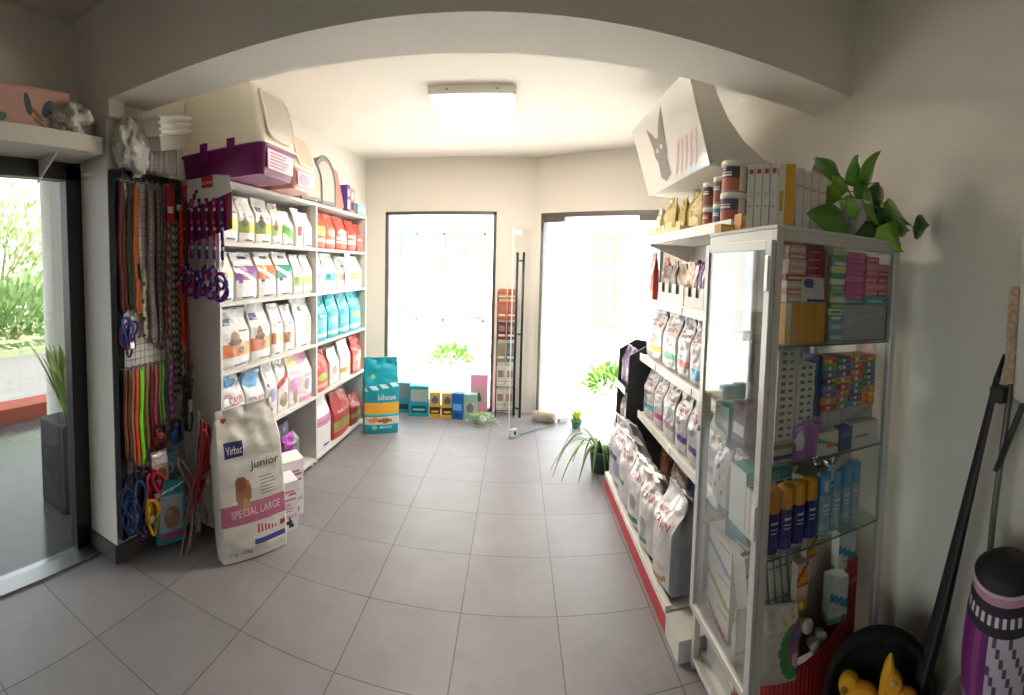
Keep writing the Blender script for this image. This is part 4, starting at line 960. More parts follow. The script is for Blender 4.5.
FO = M('#e4e1da', .85, 0, .2, 60); m = MB(); m.box(-.07, .07, -.14, .16, 0, .10, FO)
m.build('block', t, .006)
for k in range(3): MB().box(.068, .084, -.14, .16, .008 + k * .032, .026 + k * .032, FO).build('rib', t, .004)
m = MB(); m.box(-.06, .06, -.12, .14, -.075, 0, M('#cbc8c0', .8)); m.build('lower_slab', t, .005)
t2 = thing('plastic_sheet', 'clear pleated plastic sheet hanging down over the top of the leash rack', 'plastic sheet', (-1.80, 1.88, 2.135), 0)
m = MB(); m.grid(lambda i, j: (.012 * math.sin(i * 1.7) + .02, -.11 + i * .011, .20 - j * .022 - .004 * math.sin(i)), 20, 9, M('#d8d6d0', .2, 0, .5, 40, .4, .4), True)
o = m.build('sheet', t2); so = o.modifiers.new('thickness', 'SOLIDIFY'); so.thickness = .0015
m = MB(); m.box(-.02, .12, -.13, -.02, .0, .09, M('#ddd9d0', .6)); o = m.build('white_bracket_block', None, .003); o.name = 'junction_box'; o.location = (-1.98, 1.70, 2.41); tag(o, 'small white box under the beam where it meets the wall end', 'junction box')
crumple('plastic_bag', 'white crumpled plastic hanging under the front ceiling above the wall end', 'plastic bag', (-1.62, 1.30, 2.86), (.13, .07, .07), '#d8d6d0', 9, M('#bdb9b0', .4, 0, .5, 30))
tag(MB().box(-1.66, -1.58, 1.28, 1.32, 2.97, 3.0, M('#b5b0a6', .6)).build('ceiling_hook', None, .004), 'small ceiling bracket holding the crumpled white plastic', 'bracket')

# ================================================================== RIGHT GONDOLA
GW = M('#dcd9d3', .4, .1)
gon = thing('gondola_shelving', 'white gondola shelving with red kick plate along the right wall, full of silver bags', 'shelving', (.70, 1.90, 0))
GL = 1.43
MB().box(.02, .70, .0, GL, .012, .10, GW).build('base_deck', gon, .003)
MB().box(0, .02, -.01, GL, .0, .085, M('#b3262a', .4)).build('kick_plate', gon, .002)
MB().box(.0, .03, -.005, GL, .085, .125, GW).build('base_edge', gon, .003)
MB().box(.62, .65, .0, GL, .1, 2.15, M('#b9b8b4', .6)).build('back_panel', gon)
MB().box(.0, .60, -.185, -.012, 0, .10, M('#c6c4be', .5)).build('end_plinth', gon, .002)
for y in (.0, GL - .03): MB().box(.60, .66, y, y + .03, 0, 2.16, GW).build('upright', gon, .002)
def gshelf(z, x0, y0=0., y1=GL, name='shelf'):
    o = MB().box(x0 + .012, .62, y0, y1, z - .03, z, GW).build(name, gon, .002)
    MB().box(x0, x0 + .012, y0, y1, z - .042, z + .012, M('#eceae5', .35)).build('price_rail', o, .002)
    for y in (y0 + .01, y1 - .014):
        MB().prism([(.62, z - .03), (.62, z - .16), (x0 + .06, z - .045), (x0 + .04, z - .03)], 'y', y, y + .004, GW).build('bracket', o)
for z in (.575, 1.01, 1.43): gshelf(z, .235)
gshelf(1.87, .225, -.02, GL + .02, 'top_shelf')
def rail_tag(y, z, label):
    tag(MB().box(.9295, .9335, y - .03, y + .03, z - .035, z + .004, card('#f4f2ee')).build('price_label', None), label, 'label', 'price labels on the gondola rails')
# silver bags
RS = '#bdbab9'; RZR = R(-90)
def rc(acc, extra=(), logo='#b3272c', v0=.2, v1=.30):
    return [('r', .2, v0, 1, v1, acc), ('e', .5, .44, .26, .1, '#a6a2a2'), ('e', .52, .5, .13, .06, '#8f8a8b'), ('r', .2, .60, .85, .606, logo)] + list(extra)
RT = (('ROYAL', .22, .71, .62, .765, '#b3272c', .02), ('CANIN', .26, .63, .88, .695, '#b3272c', .02))
def rrow(items, z, group, x=.955):
    for k, (y0, y1, lab, kw) in enumerate(items):
        kw = dict(kw); h = kw.pop('h', .38); d = kw.pop('d', .16); xx = kw.pop('x', x); tw = kw.pop('tw', 0); dz = kw.pop('dz', 0)
        bag('food_bag', lab, (xx + d / 2, (y0 + y1) / 2, z + dz), RZR + tw, (y1 - y0) * .95, h, d, kw.pop('base', RS), kw.pop('shapes', ()), seed=100 + k * 5 + int(z * 7), kind=silver, group=group, texts=kw.pop('texts', RT), crumple=kw.pop('crumple', .018), **kw)
rrow([(2.93, 3.29, 'silver bag with a yellow mark at the far end of the upper bag shelf', dict(shapes=rc('#cfae4a'), h=.385, flop=.4)),
      (2.64, 2.91, 'silver bag with a green mark on the upper bag shelf', dict(shapes=rc('#4c9a70'), h=.385, flop=.3)),
      (2.42, 2.62, 'silver bag with a rosy brown mark on the upper bag shelf', dict(shapes=rc('#b56a64'), h=.38, flop=.4)),
      (2.22, 2.41, 'silver bag with a blue label band on the upper bag shelf, beside the cabinet', dict(shapes=rc('#4b8fb0', (), '#b3272c', .12, .27), h=.38, flop=.5)),
      (1.96, 2.20, 'silver bag behind the cabinet glass on the upper bag shelf', dict(shapes=rc('#7a6a9a'), h=.37))], 1.01, 'silver bags on the upper bag shelf')
rrow([(3.06, 3.30, 'silver bag with a teal mark at the far end of the lower bag shelf', dict(shapes=rc('#3a9aa6'), h=.37, flop=.3)),
      (2.86, 3.05, 'silver bag with a magenta mark on the lower bag shelf', dict(shapes=rc('#a83a7c'), h=.37, flop=.4)),
      (2.62, 2.84, 'silver bag with a dusty rose mark on the lower bag shelf', dict(shapes=rc('#a88a8c'), h=.39, flop=.2)),
      (2.41, 2.60, 'silver bag with an indigo label on the lower bag shelf', dict(shapes=rc('#4a3f8c'), h=.38, flop=.5)),
      (2.19, 2.40, 'silver bag with a purple label beside the glass cabinet, lower bag shelf', dict(shapes=rc('#5a3a96'), h=.385, flop=.6)),
      (1.95, 2.17, 'silver bag behind the cabinet glass on the lower bag shelf', dict(shapes=rc('#8a5a7a'), h=.37))], .575, 'silver bags on the lower bag shelf')
LT = '#cfcbca'
rrow([(2.95, 3.28, 'big silver bag with a violet patch, farthest on the bottom deck', dict(base=LT, shapes=[('r', .1, .35, .6, .43, '#4a4a94'), ('e', .6, .25, .2, .1, '#9a9ab0')], h=.50, d=.2, x=.72, flop=.75, tw=.15)),
      (2.72, 2.96, 'big silver bag with a grey green print on the bottom deck', dict(base=LT, shapes=[('r', .2, .3, .7, .36, '#5a8a6a')], h=.47, d=.2, x=.705, flop=.8, tw=.1)),
      (2.46, 2.70, 'big silver bag with a small green base mark in the middle of the bottom deck', dict(base=LT, shapes=[('r', .3, .1, .8, .17, '#2f8a5a'), ('e', .5, .35, .2, .1, '#9a9896')], h=.43, d=.2, x=.705, flop=.7, tw=.12)),
      (2.22, 2.45, 'big silver bag with an olive mark, second nearest on the bottom deck', dict(base=LT, shapes=[('e', .45, .3, .2, .12, '#a0a08c'), ('r', .2, .12, .7, .18, '#4a9a78')], h=.44, d=.2, x=.705, flop=.7, tw=.1)),
      (1.93, 2.20, 'big silver bag with a gold arc and grey side, nearest on the bottom deck', dict(base=LT, shapes=[('e', .4, .32, .3, .15, '#8f8c90'), ('e', .44, .35, .27, .13, LT), ('e', .45, .16, .42, .09, '#b08a3a'), ('e', .42, .2, .42, .09, LT)], side='#8c8f94', h=.46, d=.26, x=.70, flop=.35, pinch=.62))],
     .125, 'big silver bags on the bottom deck')
rrow([(2.50, 2.76, 'silver bag standing behind the front row in the middle of the bottom deck', dict(base='#c4c1bf', shapes=rc('#5a9a4a'), h=.42, x=1.0, flop=.5)),
      (2.26, 2.48, 'dark blue bag standing behind the front row of the bottom deck', dict(base='#27305c', shapes=[('e', .5, .5, .3, .1, '#8a8aa8')], h=.40, x=1.0, texts=())),
      (2.02, 2.25, 'silver bag standing behind the gold arc bag', dict(base='#c4c1bf', shapes=rc('#8a8a8a'), h=.42, x=1.03, flop=.7)),
      (2.80, 3.05, 'brown and red bag at the back of the bottom deck', dict(base='#7a4a3a', shapes=[('e', .5, .5, .3, .15, '#a86a4a')], h=.42, x=1.02, texts=()))],
     .125, 'bags at the back of the bottom deck')
for k, (y, z, l) in enumerate(((2.5, 1.43, 'white price label on the pouch shelf rail'), (2.95, 1.01, 'white price label on the upper bag rail, far half'), (2.3, 1.01, 'white price label on the upper bag rail near the cabinet'), (2.6, .575, 'white price label on the lower bag rail'))): rail_tag(y, z, l)
# pouches and crenellated display trays
def disp(label, y0, y1, x, z, h, merl, col, group='white display trays on the pouch shelf'):
    t = thing('display_tray', label, 'tray', (x, y0, z), 0, group); L = y1 - y0; c = card(col)
    m = MB(); n = merl; wm = L / (2 * n + 1); pts = [(0, 0)]
    y = 0
    for k in range(2 * n + 1):
        zz = h if k % 2 == 0 else h * .55; pts += [(y, zz), (y + wm, zz)]; y += wm
    pts.append((L, 0)); m.prism(pts, 'x', 0, .004, c); m.build('front', t)
    MB().box(.004, .2, 0, L, 0, .004, c).build('bottom', t)
    for yy in (0, L - .004): MB().box(.004, .2, yy, yy + .004, 0, h * .6, c).build('side', t)
    return t
disp('wide white crenellated tray holding grey and brown pouches', 2.52, 3.0, .955, 1.432, .13, 3, '#e2dfda')
disp('small white crenellated tray beside the glass cabinet', 2.22, 2.50, .955, 1.432, .12, 2, '#dcd9d4')
def pouches(lst, x, z, group, h=.27, d=.05):
    for k, (y0, y1, lab, base, sh, hh, xx) in enumerate(lst):
        bag('pet_food_pouch', lab, (x + xx, (y0 + y1) / 2, z), RZR + .1 * ((k % 3) - 1), (y1 - y0), hh, d, base, sh, seed=200 + k, kind=silver, group=group, pinch=.6, crumple=.01, cat='pouch', shoulder=.85)
pouches([(3.07, 3.24, 'red and white pouch standing at the far end of the pouch shelf', '#b3483c', [('d', .2, .6, .12, '#e9ddd4'), ('e', .6, .1, .25, .08, '#c9972f')], .33, .0),
         (2.98, 3.10, 'pink striped pouch behind the red and white one', '#c98a80', [('d', .9, -.8, .1, '#efe6e0')], .30, .06),
         (2.84, 2.98, 'brown grey kraft pouch in the wide tray, far side', '#7d6f62', [], .24, .03), (2.70, 2.84, 'taupe kraft pouch in the middle of the wide tray', '#857869', [], .27, .03),
         (2.56, 2.70, 'taupe kraft pouch with an orange edge, near side of the wide tray', '#7f7263', [('r', .8, 0, 1, 1, '#b57f4a')], .25, .03),
         (2.44, 2.55, 'white and tan pouch between the two trays', '#cbb9a2', [('e', .5, .4, .3, .2, '#8a5a3a')], .26, .03),
         (2.36, 2.44, 'maroon patterned pouch in the small tray', '#5c2432', [('d', .3, .5, .1, '#d9cfd0'), ('e', .5, .8, .3, .1, '#e6e0e0')], .27, .03),
         (2.29, 2.36, 'violet patterned pouch in the small tray', '#5a3f6c', [('d', .5, -.4, .1, '#e0d6d8')], .26, .03),
         (2.22, 2.29, 'dark pouch with white marks in the small tray beside the cabinet', '#3a2228', [('d', .6, .4, .12, '#d9c9c4'), ('r', 0, .1, 1, .2, '#8a2030')], .28, .03)],
        .965, 1.437, 'pouches on the pouch shelf')

# header sign above the gondola
sg = thing('header_sign', 'tilted header sign with a dark cat drawing above the gondola', 'sign', (.80, 2.2, 2.19))
HS = M('#d3cfc8', .5); L_ = 1.1
A_, B_ = Vector((.015, 0, .45)), Vector((.155, 0, .015))
for y in (0, L_ - .012):
    MB().prism([(.015, .45), (.13, .46), (.17, .36), (.24, .25), (.34, .15), (.46, .08), (.58, .045), (.58, .0), (.19, .0), (.155, .015)], 'y', y, y + .012, HS).build('side_cheek', sg, .002)
SGM = M('#cfcbc6', .12, 0, 0, 40, .6)
MB().prism([(.0, .455), (.02, .458), (.165, .01), (.145, .0)], 'y', -.004, L_ + .004, SGM).build('front_panel', sg, .002)
MB().box(.15, .56, .012, L_ - .012, .0, .012, M('#e4e0d8', .6)).build('bottom_panel', sg)
MB().box(.015, .13, .012, L_ - .012, .445, .455, HS).build('top_panel', sg)
def SP(u, v, off=.002):            # point on the sign face: u from the far to the near end, v upwards
    p = Vector((.145, 0, 0)).lerp(Vector((0, 0, .455)), v); n_ = Vector((-.455, 0, -.145)).normalized() * off
    return (p.x + n_.x, L_ * (1 - u), p.z + n_.z)
m = MB(); DK = M('#6f6b6b', .2, 0, 0, 40, .6)
def sp(poly, mt, off=.002): m.poly([SP(u, v, off) for u, v in poly], mt)
sp([(.42 + .11 * math.cos(a * PI / 12), .46 + .17 * math.sin(a * PI / 12)) for a in range(24)], DK)
sp([(.32, .5), (.27, .84), (.35, .72), (.41, .6)], DK, .0022); sp([(.43, .6), (.47, .74), (.58, .93), (.535, .5)], DK, .0022)
sp([(.34, .36), (.50, .36), (.50, .12), (.40, .06), (.33, .14)], DK, .0018)
m.build('cat_drawing', sg)
m = MB()
for k in range(5): sp([(.56 + .07 * k, .08), (.59 + .07 * k, .08), (.72 + .06 * k, .42), (.69 + .06 * k, .42)], M('#c9aaa4', .2, 0, 0, 40, .6))
m.build('faint_stripes', sg)
m = MB(); sp([(.45 + .022 * math.cos(a * PI / 6), .5 + .03 * math.sin(a * PI / 6)) for a in range(12)], M('#bdb7a0', .2), .003); sp([(.375 + .02 * math.cos(a * PI / 6), .48 + .03 * math.sin(a * PI / 6)) for a in range(12)], M('#bdb7a0', .2), .003); m.build('eyes', sg)

# jars on the top shelf
def jar(label, x, y, z, r, h, c1, c2, group='lidded jars stacked on the top shelf'):
    t = thing('treat_jar', label, 'jar', (x, y, z), R(200), group); n = 28
    b1, b2, wt, bd = M(c1, .3), M(c2, .35), M('#d8d4cc', .4), M('#b5a494', .35)
    def pick(i, j):
        if j != 2: return bd if j < 2 else bd
        return b1
    prof = [(0, 0), (r * .93, 0), (r * .95, h * .06), (r * .96, h * .45), (r * .97, h * .8), (r * .97, h * .84)]
    def mf(i, j):
        if j == 2: return wt if i in (5, 6, 7) else b2
        if j == 3: return wt if i in (5, 6, 7) else b1
        return bd
    m = MB(); m.lathe(prof, bd, n, mfn=mf); m.build('body', t)
    m = MB(); m.lathe([(r * 1.0, h * .82), (r * 1.03, h * .83), (r * 1.03, h * .98), (r * .98, h), (0, h)], M('#dedad2', .35), n); m.build('lid', t)
    m = MB()
    a0 = 2 * PI * 2 / n
    for (z0, z1, c) in ((.5, .56, '#e9e2da'), (.60, .63, '#e9e2da')):
        m.grid(lambda i, j: ((r * .975 + .001) * math.cos(a0 - .9 + i * .12), (r * .975 + .001) * math.sin(a0 - .9 + i * .12), h * (z0 + (z1 - z0) * j)), 8, 1, card(c))
    m.build('label_print', t)
    return t
TZ = 1.872
jar('large jar with a violet and orange label at the bottom of the near stack', 1.01, 2.03, TZ, .066, .15, '#4f4568', '#a5583c')
jar('large jar with a violet label on top of the near stack', 1.01, 2.03, TZ + .151, .066, .15, '#4a4258', '#b5654a')
jar('small jar with a blue label at the bottom, next to the near stack', 1.035, 2.23, TZ, .042, .125, '#3f8aa6', '#6a4a6c')
jar('small grey violet jar on top of the blue labelled one', 1.035, 2.23, TZ + .126, .045, .14, '#6a5c68', '#9a5a48')
jar('small jar with a red brown label at the far bottom', 1.04, 2.38, TZ, .042, .125, '#a3442f', '#b5683c')
jar('small jar with a dark brown label at the far top', 1.04, 2.38, TZ + .126, .045, .135, '#5a3a40', '#8a5a44')
jar('large jar with brown contents behind the near stack', 1.17, 2.02, TZ, .068, .15, '#7a4a3c', '#5c3a34')
jar('large jar with a petrol blue label behind the near stack, on top', 1.17, 2.02, TZ + .151, .068, .15, '#1f7a8c', '#7a5a4c')
for k, (y, c, h, lab) in enumerate(((3.22, '#cfc8b4', .22, 'pale greenish pack at the far end of the top shelf'), (3.02, '#b5a468', .27, 'olive yellow pack second from the far end of the top shelf'), (2.83, '#a8934c', .25, 'mustard pack in the middle of the top shelf'), (2.66, '#b39c58', .28, 'ochre pack beside the small jars'))):
    bag('treat_pack', lab, (1.02 + .02 * k, y, TZ), RZR + .25 * (k % 2) - .1, .17, h, .06, c, [('e', .5, .25, .35, .15, '#d9cfa0'), ('d', .6, .5, .06, '#7a6a34'), ('r', .1, .02, .9, .1, '#c9b97a')], seed=300 + k, kind=film, pinch=.5, group='yellow packs on the top shelf', cat='pack', shoulder=.7)
disp('low yellowish tray in front of the yellow packs', 2.6, 3.28, .945, TZ, .07, 4, '#cdbf8a', 'trays on the top shelf')

# ================================================================== GLASS CABINET
AL = M('#c3c2be', .38, .35)
CX0, CY0, CW, CD_, CT = .75, 1.20, .55, .50, 1.775
cab = thing('glass_cabinet', 'tall aluminium framed glass cabinet full of boxes beside the right wall', 'cabinet', (CX0, CY0, 0))
pw = .026
for (x, y) in ((0, 0), (CW - pw, 0), (0, CD_ - pw), (CW - pw, CD_ - pw)): MB().box(x, x + pw, y, y + pw, 0, CT, AL).build('post', cab, .002)
for (z0, z1, nm) in ((CT - .035, CT, 'top_frame'), (.03, .05, 'bottom_frame')):
    m = MB(); m.box(pw, CW - pw, 0, pw, z0, z1, AL); m.box(pw, CW - pw, CD_ - pw, CD_, z0, z1, AL); m.box(0, pw, pw, CD_ - pw, z0, z1, AL); m.box(CW - pw, CW, pw, CD_ - pw, z0, z1, AL); m.build(nm, cab, .0015)
MB().box(-.004, CW + .004, -.004, CD_ + .004, CT, CT + .012, M('#c9c8c4', .4)).build('top_panel', cab, .002)
MB().box(.01, CW - .01, .01, CD_ - .01, .034, .046, M('#d9d7d2', .5)).build('lower_shelf', cab)
MB().box(pw, CW - pw, .008, .012, .05, CT - .035, GLASS).build('side_glass', cab)
MB().box(pw, CW - pw, CD_ - .012, CD_ - .008, .05, CT - .035, GLASS).build('side_glass', cab)
MB().box(CW - .012, CW - .008, pw, CD_ - pw, .05, CT - .035, GLASS).build('back_glass', cab)
SH = (1.41, 1.02, .72)
for z in SH:
    o = MB().box(.014, CW - .014, .016, CD_ - .014, z - .006, z, GLASS_SHELF).build('glass_shelf', cab)
    m = MB(); m.box(.014, CW - .014, .0145, .0158, z - .0062, z + .0002, M('#4d6a64', .2)); m.build('shelf_edge', o)
dr = MB()
for (a, b, c, d) in ((.0, .034, .262, CT - .036), (CD_ - .034, CD_, .262, CT - .036)): dr.box(-.018, -.002, a, b, c, d, AL)
dr.box(-.018, -.002, .034, CD_ - .034, .262, .292, AL); dr.box(-.018, -.002, .034, CD_ - .034, CT - .066, CT - .036, AL)
door = dr.build('door', cab, .002)
MB().box(-.012, -.008, .03, CD_ - .03, .285, CT - .06, GLASS).build('door_glass', door)
for z in (.80, 1.58):
    MB().box(-.024, -.018, .006, .028, z, z + .11, M('#d6d5d2', .3, .5)).build('hinge_plate', door, .003)
MB().lathe([(0, 0), (.009, 0), (.009, .02), (0, .02)], STEEL, 12).build('lock', door, 0, (-.02, CD_ - .017, 1.0))
NX = lambda u: CX0 + u
GC = 'boxes inside the glass cabinet'
rnd = random.Random(5)
def stack(label, x, y, z, w_, d_, h_, n, cols, group, shapes=None, rz=0., side=None, jit=.004, name='medicine_box'):
    for k in range(n):
        c = cols[k % len(cols)]
        carton(name, label, (x + rnd.uniform(-jit, jit), y + rnd.uniform(-jit, jit) * .5, z + k * (h_ + .0006)), w_, d_, h_, c, shapes(k) if shapes else [], side or [], [], rz, group, gap=False, cat='box')
Z1, Z2, Z3, Z0 = SH[0] + .001, SH[1] + .001, SH[2] + .001, .047
# shelf 1 (top)
t = carton('medicine_box', 'ochre yellow box with a white edge, bottom left of the top cabinet shelf', (.897, 1.29, Z1), .16, .12, .135, '#c9932f', [('r', 0, 0, .13, 1, '#e6e0d2'), ('r', 0, 0, .13, .35, '#e3c474')], group=GC, gap=False)
for i in range(1, 5): pass
stack('slim cream and pink box in the stack on the ochre box', .855, 1.29, Z1 + .137, .068, .10, .0225, 9, ['#d9bfae', '#c98a84', '#dccbb8', '#b5504f', '#d6b0a4'], 'slim boxes stacked on the ochre box', lambda k: [('r', .1, .3, .9, .6, '#e6ddd2')])
stack('crimson box in the short stack on the ochre box', .935, 1.30, Z1 + .137, .075, .10, .026, 8, ['#9a2434', '#8a1f2e', '#a52c3c'], 'crimson boxes stacked on the ochre box', lambda k: [('r', .2, .3, .8, .5, '#c98a8a')])
carton('medicine_box', 'white box with a round blue badge leaning on the crimson stack', (.925, 1.235, Z1 + .137), .09, .012, .085, '#d6d2cc', [('e', .3, .75, .24, .2, '#27408a'), ('r', .2, .02, 1, .14, '#2f4a8f')], group=GC, rot=(R(-8), 0, 0), gap=False)
stack('slim green and white box in the tall stack beside the tan packs', 1.035, 1.29, Z1 + .075, .062, .1, .0205, 12, ['#5fae7c', '#d5dccb', '#3f9a66', '#cfd8a8', '#7fb8a8'], 'slim green boxes in the top cabinet shelf', lambda k: [('r', .15, .25, .85, .7, ['#e3e6da', '#5a9a6c', '#d9c04a'][k % 3])])
stack('grey blue box under the green stack', 1.035, 1.29, Z1, .064, .1, .036, 2, ['#7f9ab5'], 'grey blue boxes under the green stack', lambda k: [('r', .1, .3, .9, .7, '#c3ccd6')])
for k in range(3):
    carton('medicine_box', 'narrow tan pack on edge beside the green stack', (.985 + k * .011, 1.30, Z1 + .0), .009, .1, .31 - .02 * k, ['#8f7a5a', '#a34c3c', '#a89468'][k], group='narrow packs beside the green stack', gap=False)
stack('magenta box in the column right of the green stack', 1.115, 1.29, Z1 + .15, .09, .1, .021, 8, ['#c23a9c', '#d14fa6', '#b8328f', '#d9688f'], 'magenta boxes in the top cabinet shelf', lambda k: [('r', .08, .25, .92, .7, ['#d987c4', '#e0708a', '#cf5fb0'][k % 3]), ('r', .12, .4, .6, .55, '#8a2a7a')])
stack('salmon pink box, left column of the pair by the cabinet corner', 1.20, 1.29, Z1 + .165, .064, .1, .024, 6, ['#d9667c', '#e08a8c', '#cf5a74'], 'salmon boxes, left column', lambda k: [('r', .1, .3, .9, .7, '#e6a0a8')])
stack('pink box, right column of the pair by the cabinet corner', 1.262, 1.295, Z1 + .165, .052, .1, .024, 5, ['#c9486c', '#dd7f92', '#c04a70'], 'pink boxes, right column', lambda k: [('r', .1, .3, .9, .7, '#e8b0bc')])
carton('medicine_box', 'flat turquoise box under the pink columns', (1.228, 1.29, Z1 + .135), .125, .11, .028, '#3fb0b4', [('r', .1, .3, .7, .6, '#a8dcd8')], group=GC, gap=False)
carton('storage_box', 'large grey translucent box with a dark teal edge on the top cabinet shelf', (1.175, 1.30, Z1), .225, .13, .133, '#a3a6a6', [('r', .955, 0, 1, 1, '#0f4f66'), ('r', 0, 0, 1, .03, '#1a5a70'), ('d', .5, .3, .02, '#b8bcbc')], group=GC, gap=False)
# shelf 2
for k in range(12):
    for j in range(2):
        if j == 1 and k > 9: continue
        carton('medicine_box', 'white box with a dark square in the paired columns of the second cabinet shelf', (.845 + j * .078, 1.30 + rnd.uniform(-.002, .002), Z2 + .075 + k * .0245), .072, .11, .0238, '#d0cdc2', [('r', .2, .25, .45, .75, '#5a5a50'), ('r', .62, .3, .85, .7, ('#6b6a60', '#5f7a68')[j])], group='white boxes in paired columns', gap=False)
carton('medicine_box', 'white box with green stripes beneath the paired columns, left', (.845, 1.30, Z2), .075, .11, .073, '#cfcabc', [('r', 0, .6, 1, .8, '#8a9a4a'), ('r', 0, .1, 1, .3, '#4f5fa0')], group=GC, gap=False)
carton('medicine_box', 'white and blue box lying in front of the paired columns', (.945, 1.32, Z2), .11, .08, .072, '#d3d3d0', [('r', .1, .55, .6, .75, '#3f5a8c'), ('r', .6, .1, 1, .9, '#5f93ac'), ('e', .75, .5, .12, .25, '#d9dde0')], group=GC, gap=False)
MC = ['#b8443a', '#3f6fae', '#c9b23a', '#4a9a4e', '#7a3f8c', '#d07a32', '#2f8a94', '#c4566c', '#31315c']
for r_ in range(8):
    for c_ in range(4):
        if r_ < 3 and c_ == 3: continue
        carton('collar_box', 'small multicoloured box in the colourful wall of the second cabinet shelf', (1.03 + c_ * .064, 1.30 + rnd.uniform(-.003, .003), Z2 + .145 + r_ * .0235), .061, .1, .0228, MC[(r_ * 2 + c_ * 3) % 9],
               [('r', .05, .2, .3, .8, MC[(r_ + c_ + 4) % 9]), ('r', .38, .2, .6, .7, '#e3dccb'), ('r', .68, .3, .95, .8, MC[(r_ * 5 + c_) % 9])], group='small multicoloured boxes', gap=False)
stack('orange box at the right of the multicoloured wall', 1.222, 1.298, Z2 + .145, .062, .1, .0232, 3, ['#e08a2a', '#e6a23a'], 'orange boxes beside the multicoloured wall', lambda k: [('r', .2, .2, .5, .8, '#c4502a'), ('r', .6, .4, .8, .9, '#f0c860')])
carton('medicine_box', 'dark blue slim box at the left edge of the multicoloured wall', (.994, 1.31, Z2 + .13), .012, .1, .21, '#2f4f8f', group=GC, gap=False)
carton('medicine_box', 'pale pink grey box under the multicoloured wall, left', (1.06, 1.31, Z2), .10, .10, .143, '#b8aeb0', [('r', .3, 0, .34, 1, '#8f7a86'), ('r', .9, 0, .94, 1, '#8a6f80')], group=GC, gap=False)
carton('medicine_box', 'white clear pack under the multicoloured wall, right', (1.20, 1.33, Z2), .16, .10, .143, '#b5b0a8', [('d', .5, .4, .05, '#9a948c')], group=GC, gap=False)
pbx = carton('medicine_box', 'purple arched box with a white oval at the front of the second cabinet shelf', (.935, 1.25, Z2), .11, .036, .115, '#9a66a8', [('e', .2, .55, .17, .3, '#d9d2d8'), ('r', 0, .85, .3, 1, '#c08acc')], group=GC, gap=False)
MB().box(-.02, .02, -.019, .0, .113, .127, card('#a873b5')).build('hang_tab', pbx)
carton('medicine_box', 'white box with a green and orange leaf print beside the purple box', (1.02, 1.26, Z2), .09, .07, .08, '#cfcab8', [('d', .7, -.4, .08, '#4f9a5a'), ('r', .4, .3, .8, .5, '#d07040')], group=GC, gap=False)
carton('medicine_box', 'deep blue box between two white ones', (1.095, 1.255, Z2), .055, .07, .085, '#274a84', [('r', .1, .6, .9, .8, '#4a6aa8')], group=GC, gap=False)
carton('medicine_box', 'white box with a black line at the right corner of the second cabinet shelf', (1.19, 1.262, Z2), .125, .08, .09, '#c9c5be', [('r', .1, .42, .6, .5, '#4a4a4c'), ('r', .0, .9, 1, .93, '#8f8a84')], group=GC, gap=False)
# shelf 3
for j in range(4):
    carton('medicine_box', 'teal topped white box in the row at the back left of the third cabinet shelf', (.81 + j * .045, 1.44, Z3), .042, .12, .215, '#c9d0ca', [('r', 0, .8, 1, 1, '#3f9a90'), ('r', .2, .3, .5, .6, '#4a4a50')], top=[('r', 0, 0, 1, 1, '#58aca0')], group='teal topped boxes', gap=False)
for j in range(4):
    for i in range(3):
        carton('medicine_box', 'white upright box with a black label in the block behind the spray cans', (.815 + j * .052, 1.33 + i * .035, Z3), .048, .032, .17, '#d6d2c8', [('r', .15, .6, .85, .72, '#2a2a2c')], top=[('r', .15, .2, .85, .75, '#2c2c2e')], group='white boxes with black labels', gap=False)
dsp = thing('display_box', 'open white display box filled with silver foil bubbles', 'display box', (1.10, 1.345, Z3 + .163), R(28)); wb = card('#d6d4cf')
m = MB(); m.prism([(-.115, 0), (.115, 0), (.115, .12), (.05, .12), (-.115, .035)], 'y', -.07, -.066, wb); m.prism([(-.115, 0), (.115, 0), (.115, .12), (.05, .12), (-.115, .035)], 'y', .066, .07, wb)
m.box(-.115, -.111, -.066, .066, 0, .035, wb); m.box(.111, .115, -.066, .066, 0, .12, wb); m.box(-.111, .111, -.066, .066, 0, .003, wb); m.build('tray', dsp)
MB().box(-.09, -.06, -.0715, -.07, .012, .022, card('#2c2c30')).build('label_print', dsp)
for k in range(14):
    a = rnd.uniform(-.085, .06); b = rnd.uniform(-.045, .045); q = .022
    tag_ = MB().lathe([(0, 0), (q * .7, .002), (q, q * .5), (q * .8, q), (q * .4, q * 1.35), (0, q * 1.45)], M('#b9b9ba', .15, .9), 12, (0, 0, 0)).build('foil_capsule', None)
    tag_.location = (1.10 + a * math.cos(R(28)) - b * math.sin(R(28)), 1.345 + a * math.sin(R(28)) + b * math.cos(R(28)), Z3 + .17 + (a + .115) * .30); tag(tag_, 'silver foil capsule lying in the open white display box', 'capsule', 'silver foil capsules in the display box')
stack('white carton supporting the display box of foil capsules', 1.12, 1.36, Z3, .18, .12, .08, 2, ['#bfbcb4'], 'cartons under the display box')
